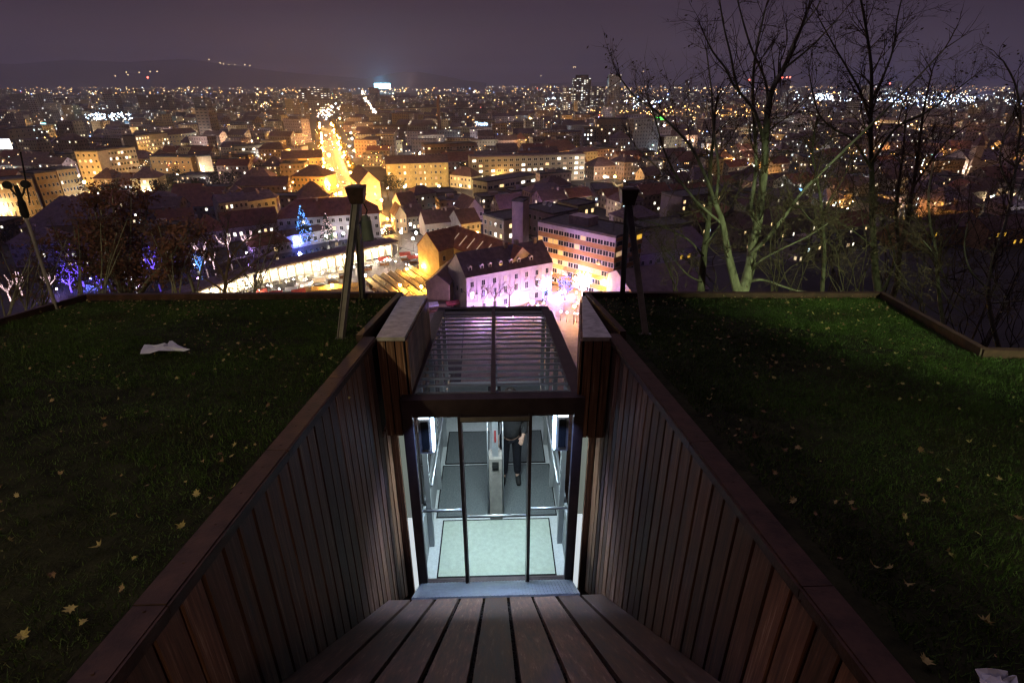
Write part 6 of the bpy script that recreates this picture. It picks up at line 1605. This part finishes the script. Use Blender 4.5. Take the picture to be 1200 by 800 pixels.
tree('tall forked bare tree with greenish lit trunks rising above the horizon', [
    ([(866,347),(858,318),(851,286),(846,258),(838,238)], 6.5, 2.6, 9.3, 9.1),
    ([(869,347),(878,316),(882,290),(888,262),(892,232),(896,196),(897,160),(901,122),(908,98),(917,82),(932,50),(947,12)], 7.5, 1.3, 9.3, 9.8),
    ([(880,298),(893,285),(905,272),(922,250),(940,225),(975,190),(1025,142),(1060,107),(1107,57)], 3.0, .8, 9.35, 8.3),
    ([(889,268),(880,245),(884,215),(886,190),(884,150),(882,112),(884,75),(890,40),(897,10)], 3.0, .9, 9.4, 10.2),
    ([(896,170),(886,135),(875,118),(860,100),(850,80),(836,62),(825,40)], 2.2, .7, 9.6, 9.0),
    ([(868,112),(862,95),(856,64),(848,30),(842,-8)], 1.6, .6, 9.3, 9.1),
    ([(900,122),(897,95),(880,55),(868,15),(860,-20)], 1.6, .6, 9.8, 10.3),
    ([(917,82),(948,57),(970,35),(990,12)], 1.4, .5, 9.8, 9.4),
    ([(917,82),(935,40),(958,8),(968,-15)], 1.4, .5, 9.8, 10.2),
    ([(838,238),(830,215),(812,176),(790,150),(768,130),(745,114),(727,92)], 2.2, .6, 9.1, 8.2),
    ([(838,238),(842,200),(836,150),(834,110),(828,60)], 2.0, .6, 9.1, 9.6),
    ([(846,262),(820,240),(795,212),(770,196),(745,172)], 1.7, .6, 9.2, 8.6),
    ([(882,316),(890,306),(915,292),(945,278),(970,262)], 1.8, .6, 9.3, 8.6),
    ([(878,330),(895,328),(925,338),(955,345),(990,349)], 1.8, .7, 9.3, 8.6)], ntw=150, L0=.95, leaves=900, leafsz=(.012,.03))
tree('single bare tree with darker leaning trunk left of the forked tree', [
    ([(821,347),(823,318),(826,290),(830,262),(832,235),(832,200),(836,160),(838,128)], 5.5, 1.2, 10.4, 10.8),
    ([(824,300),(808,282),(790,272),(768,262),(748,258)], 1.5, .6, 10.4, 9.8), ([(827,286),(845,262),(858,240),(868,218)], 1.5, .6, 10.4, 10.8),
    ([(829,260),(812,232),(792,205),(778,176),(768,140),(760,118)], 1.8, .5, 10.5, 10.0), ([(822,330),(806,322),(790,304),(778,290)], 1.4, .5, 10.4, 9.7)], ntw=60, L0=.85, leaves=500, leafsz=(.012,.03), bark=M_BARK2)
tree('thin straight sapling between the forked tree and the leafy topped tree', [
    ([(963,349),(965,318),(966,290),(964,262),(962,236),(957,208),(952,180),(955,150)], 2.8, .9, 9.0, 9.2), ([(964,270),(950,258),(938,244),(926,232)], 1.0, .4, 9.0, 8.7), ([(965,250),(978,226),(990,205),(998,180)], 1.0, .4, 9.0, 9.4)], ntw=60, L0=.7, leaves=160, leafsz=(.012,.025), bark=M_BARK2)
tree('bare tree with dead leaves clustered in its top right of the long bough', [
    ([(1030,349),(1026,320),(1024,290),(1022,262),(1022,225),(1021,190),(1020,150),(1021,115),(1021,80),(1016,40),(1008,-5)], 4.8, 1.0, 9.6, 10.6),
    ([(1022,150),(1010,112),(994,82),(978,55),(960,22)], 1.6, .5, 10.2, 10.0), ([(1021,120),(1034,92),(1046,60),(1052,20),(1060,-15)], 1.6, .5, 10.3, 10.8),
    ([(1022,200),(1000,165),(975,150),(958,130),(948,85)], 1.6, .5, 10, 9.6), ([(1022,190),(1050,150),(1085,132),(1115,110),(1138,92)], 1.7, .5, 10, 9.7),
    ([(1030,345),(1040,330),(1048,305),(1044,285),(1040,270)], 1.8, .8, 9.6, 9.5), ([(1024,290),(1002,272),(985,262),(968,250)], 1.3, .4, 9.7, 9.3)], ntw=130, L0=.9, leaves=1300, leafsz=(.015,.035), bark=M_BARK2)
tree('dark double stemmed bare tree before the orange lit block', [
    ([(1052,330),(1054,296),(1062,262),(1068,232),(1073,200),(1078,160),(1084,120),(1092,85)], 3.6, .7, 11.5, 12), ([(1054,296),(1050,250),(1053,215),(1058,180),(1062,130)], 2.4, .6, 11.5, 11.8), ([(1070,220),(1090,190),(1110,165),(1130,150)], 1.6, .5, 11.8, 11.6)], ntw=75, L0=.9, leaves=400, leafsz=(.015,.03), bark=M_TWIG)
tree('slender bare tree leaning over the lawn corner', [
    ([(1106,384),(1101,350),(1098,318),(1096,290),(1090,262),(1088,228),(1094,190)], 2.8, .8, 8.2, 9), ([(1130,350),(1118,340),(1106,322),(1096,300),(1082,282)], 1.4, .5, 8.6, 8.3), ([(1097,300),(1115,275),(1130,252),(1150,240)], 1.2, .4, 8.6, 8.8)], ntw=70, L0=.8, leaves=300, leafsz=(.015,.03))
tree('bare tree at the right photo edge with curved stem', [
    ([(1172,412),(1165,388),(1160,362),(1158,335),(1166,300),(1178,262),(1186,225),(1192,180),(1196,140),(1190,100),(1176,72)], 3.2, .7, 7.6, 8.6), ([(1162,355),(1190,353),(1215,350)], 1.6, 1.2, 7.8, 7.6), ([(1186,225),(1172,190),(1180,150),(1200,110)], 1.5, .5, 8.3, 8.5), ([(1160,340),(1138,318),(1130,290),(1134,262)], 1.4, .5, 7.8, 8.1), ([(1190,200),(1205,160),(1215,120)], 1.5, .5, 8.3, 8.5)], ntw=70, L0=.7, leaves=500, leafsz=(.015,.03))
# tangled scrub on the slope at the right
for i, (px, py, y, sz) in enumerate([(905,346,8.6,1),(930,344,8.9,1),(985,347,8.6,1),(1005,345,9.2,1),(1060,360,9.5,1.2),(1080,368,8.6,1),(1125,395,8.2,1.1),(1150,402,7.6,1),(1190,405,7.4,1.1),(790,344,10,.9),(840,344,11,.9),(1120,340,11,1.4),(1165,330,11,1.4),(1040,330,12.5,1.3),(980,325,13,1.3),(1195,320,9.5,1.4),(910,325,13,1.2)]):
    L = []
    for k in range(5):
        a = TR.uniform(-70,70)*sz; hh = TR.uniform(40,120)*sz
        L.append(([(px+TR.uniform(-6,6),py),(px+a*.2+TR.uniform(-9,9),py-hh*.25),(px+a*.45+TR.uniform(-9,9),py-hh*.5),(px+a*.75+TR.uniform(-9,9),py-hh*.75),(px+a,py-hh*TR.uniform(.8,1.05))], .6, .35, y, y+TR.uniform(-.4,.4)))
    tree(['tangled leafless shrub on the slope beyond the lawn under the bare trees'][0], L, ntw=32, L0=.5*sz, depth=3, spread=.8, upb=.1, leaves=160, leafsz=(.012,.03), group='leafless shrubs on the slope at the right', name='bare_shrub', cat='shrub', bark=M_BARK)
# brown leaved bush and bare scrub at the left
L = []
for k in range(13):
    a = TR.uniform(-95,85); top = 345-(128*math.cos(a/95*1.25))*TR.uniform(.75,1.0)
    L.append(([(150+a*.12,352),(150+a*.35,328),(150+a*.75,300-TR.uniform(0,20)),(150+a,max(top,222))], 2.0, .5, 9.6, 9.6+TR.uniform(-1.2,1.2)))
tree('wide bush still full of withered brown leaves left of the small bare tree', L, ntw=200, L0=.6, depth=3, spread=.8, upb=.15, leaves=6500, leafm=M_BROWNL, leafsz=(.018,.042), name='brown_leaf_bush', cat='bush')
tree('small spreading bare tree just behind the lawn edge right of the brown bush', [
    ([(263,352),(264,335),(266,318),(272,300),(285,284),(300,272)], 2.6, .6, 9.0, 9.2), ([(264,330),(256,312),(246,296),(238,280)], 1.6, .5, 9, 8.8), ([(266,318),(268,298),(264,280),(268,262)], 1.5, .5, 9, 9.3), ([(264,335),(285,318),(305,302),(325,290)], 1.6, .5, 9, 8.7), ([(263,342),(246,330),(228,322),(212,318)], 1.4, .5, 9, 9.1), ([(285,284),(305,278),(318,276)], 1.0, .4, 9.1, 9.2)], ntw=70, L0=.5, leaves=120, leafsz=(.012,.025), bark=M_TWIG)
for i, (px, py, y) in enumerate([(8,380,8.2),(30,374,8.4),(50,366,8.8),(95,352,9),(205,350,9),(230,350,9.4),(300,350,9.2),(120,350,8.7)]):
    L = []
    for k in range(5):
        a = TR.uniform(-40,40); hh = TR.uniform(30,95)
        L.append(([(px+TR.uniform(-5,5),py),(px+a*.3,py-hh*.4),(px+a*.7,py-hh*.75),(px+a,py-hh)], 1.0, .4, y, y+TR.uniform(-.4,.4)))
    tree('thin leafless shrub on the slope along the lawn with the lamp pole', L, ntw=45, L0=.4, depth=3, spread=.75, upb=.1, leaves=150, leafm=M_BROWNL, leafsz=(.012,.028), group='leafless shrubs on the slope at the left', name='bare_shrub', cat='shrub')
# near twigs hanging in from the top left corner
# ------------------------------------------------------------------ castle floodlights behind the viewer (they light lawn, trunks and walls) and an added fill
def spot(loc, aim, energy, col, size, blend=.6, rad=.12):
    l = bpy.data.lights.new('castle_and_fill_spot','SPOT'); l.energy = energy; l.color = col; l.spot_size = R(size); l.spot_blend = blend; l.shadow_soft_size = rad
    o = bpy.data.objects.new('castle_and_fill_spot', l); COL.objects.link(o); o.location = loc
    o.rotation_euler = (Vector(aim)-Vector(loc)).to_track_quat('-Z','Y').to_euler()
spot((4.5,-5,70.5), (5.0,8.8,65.0), 5400, (0.82,1.0,0.56), 21, .95)
spot((3.5,-4,70.2), (3.1,1.45,66.0), 1100, (0.90,1.0,0.52), 21, .95)
spot((-3.5,-5,70.6), (-3.6,4.6,65.5), 1000, (1.0,0.86,0.48), 46, .9)
spot((-4.5,-5,71.0), (-7.2,10,65.7), 800, (1.0,0.72,0.55), 34)  # fill spot added to brighten the brown bush
spot((1.5,-3.5,69.6), (-1.4,2.0,66.0), 130, (1.0,0.70,0.48), 32)
spot((-1.2,-3.5,69.6), (1.4,2.0,66.0), 60, (1.0,0.66,0.45), 32)
# ================================================================== night air
HAZE = 1.3e-4
hm = bpy.data.materials.new('haze'); hm.use_nodes = True
t = hm.node_tree; t.nodes.clear()
o_ = t.nodes.new('ShaderNodeOutputMaterial'); pv = t.nodes.new('ShaderNodeVolumePrincipled')
pv.inputs['Color'].default_value = (0.79,0.77,1.0,1); pv.inputs['Density'].default_value = HAZE; pv.inputs['Anisotropy'].default_value = 0.25
t.links.new(pv.outputs[0], o_.inputs['Volume'])
g = MB(); g.box(-16500,16500,-2600,19500,-4.2,530); hz = g.build('haze', hm); tag(hz, kind='stuff')
hz.display_type = 'WIRE'
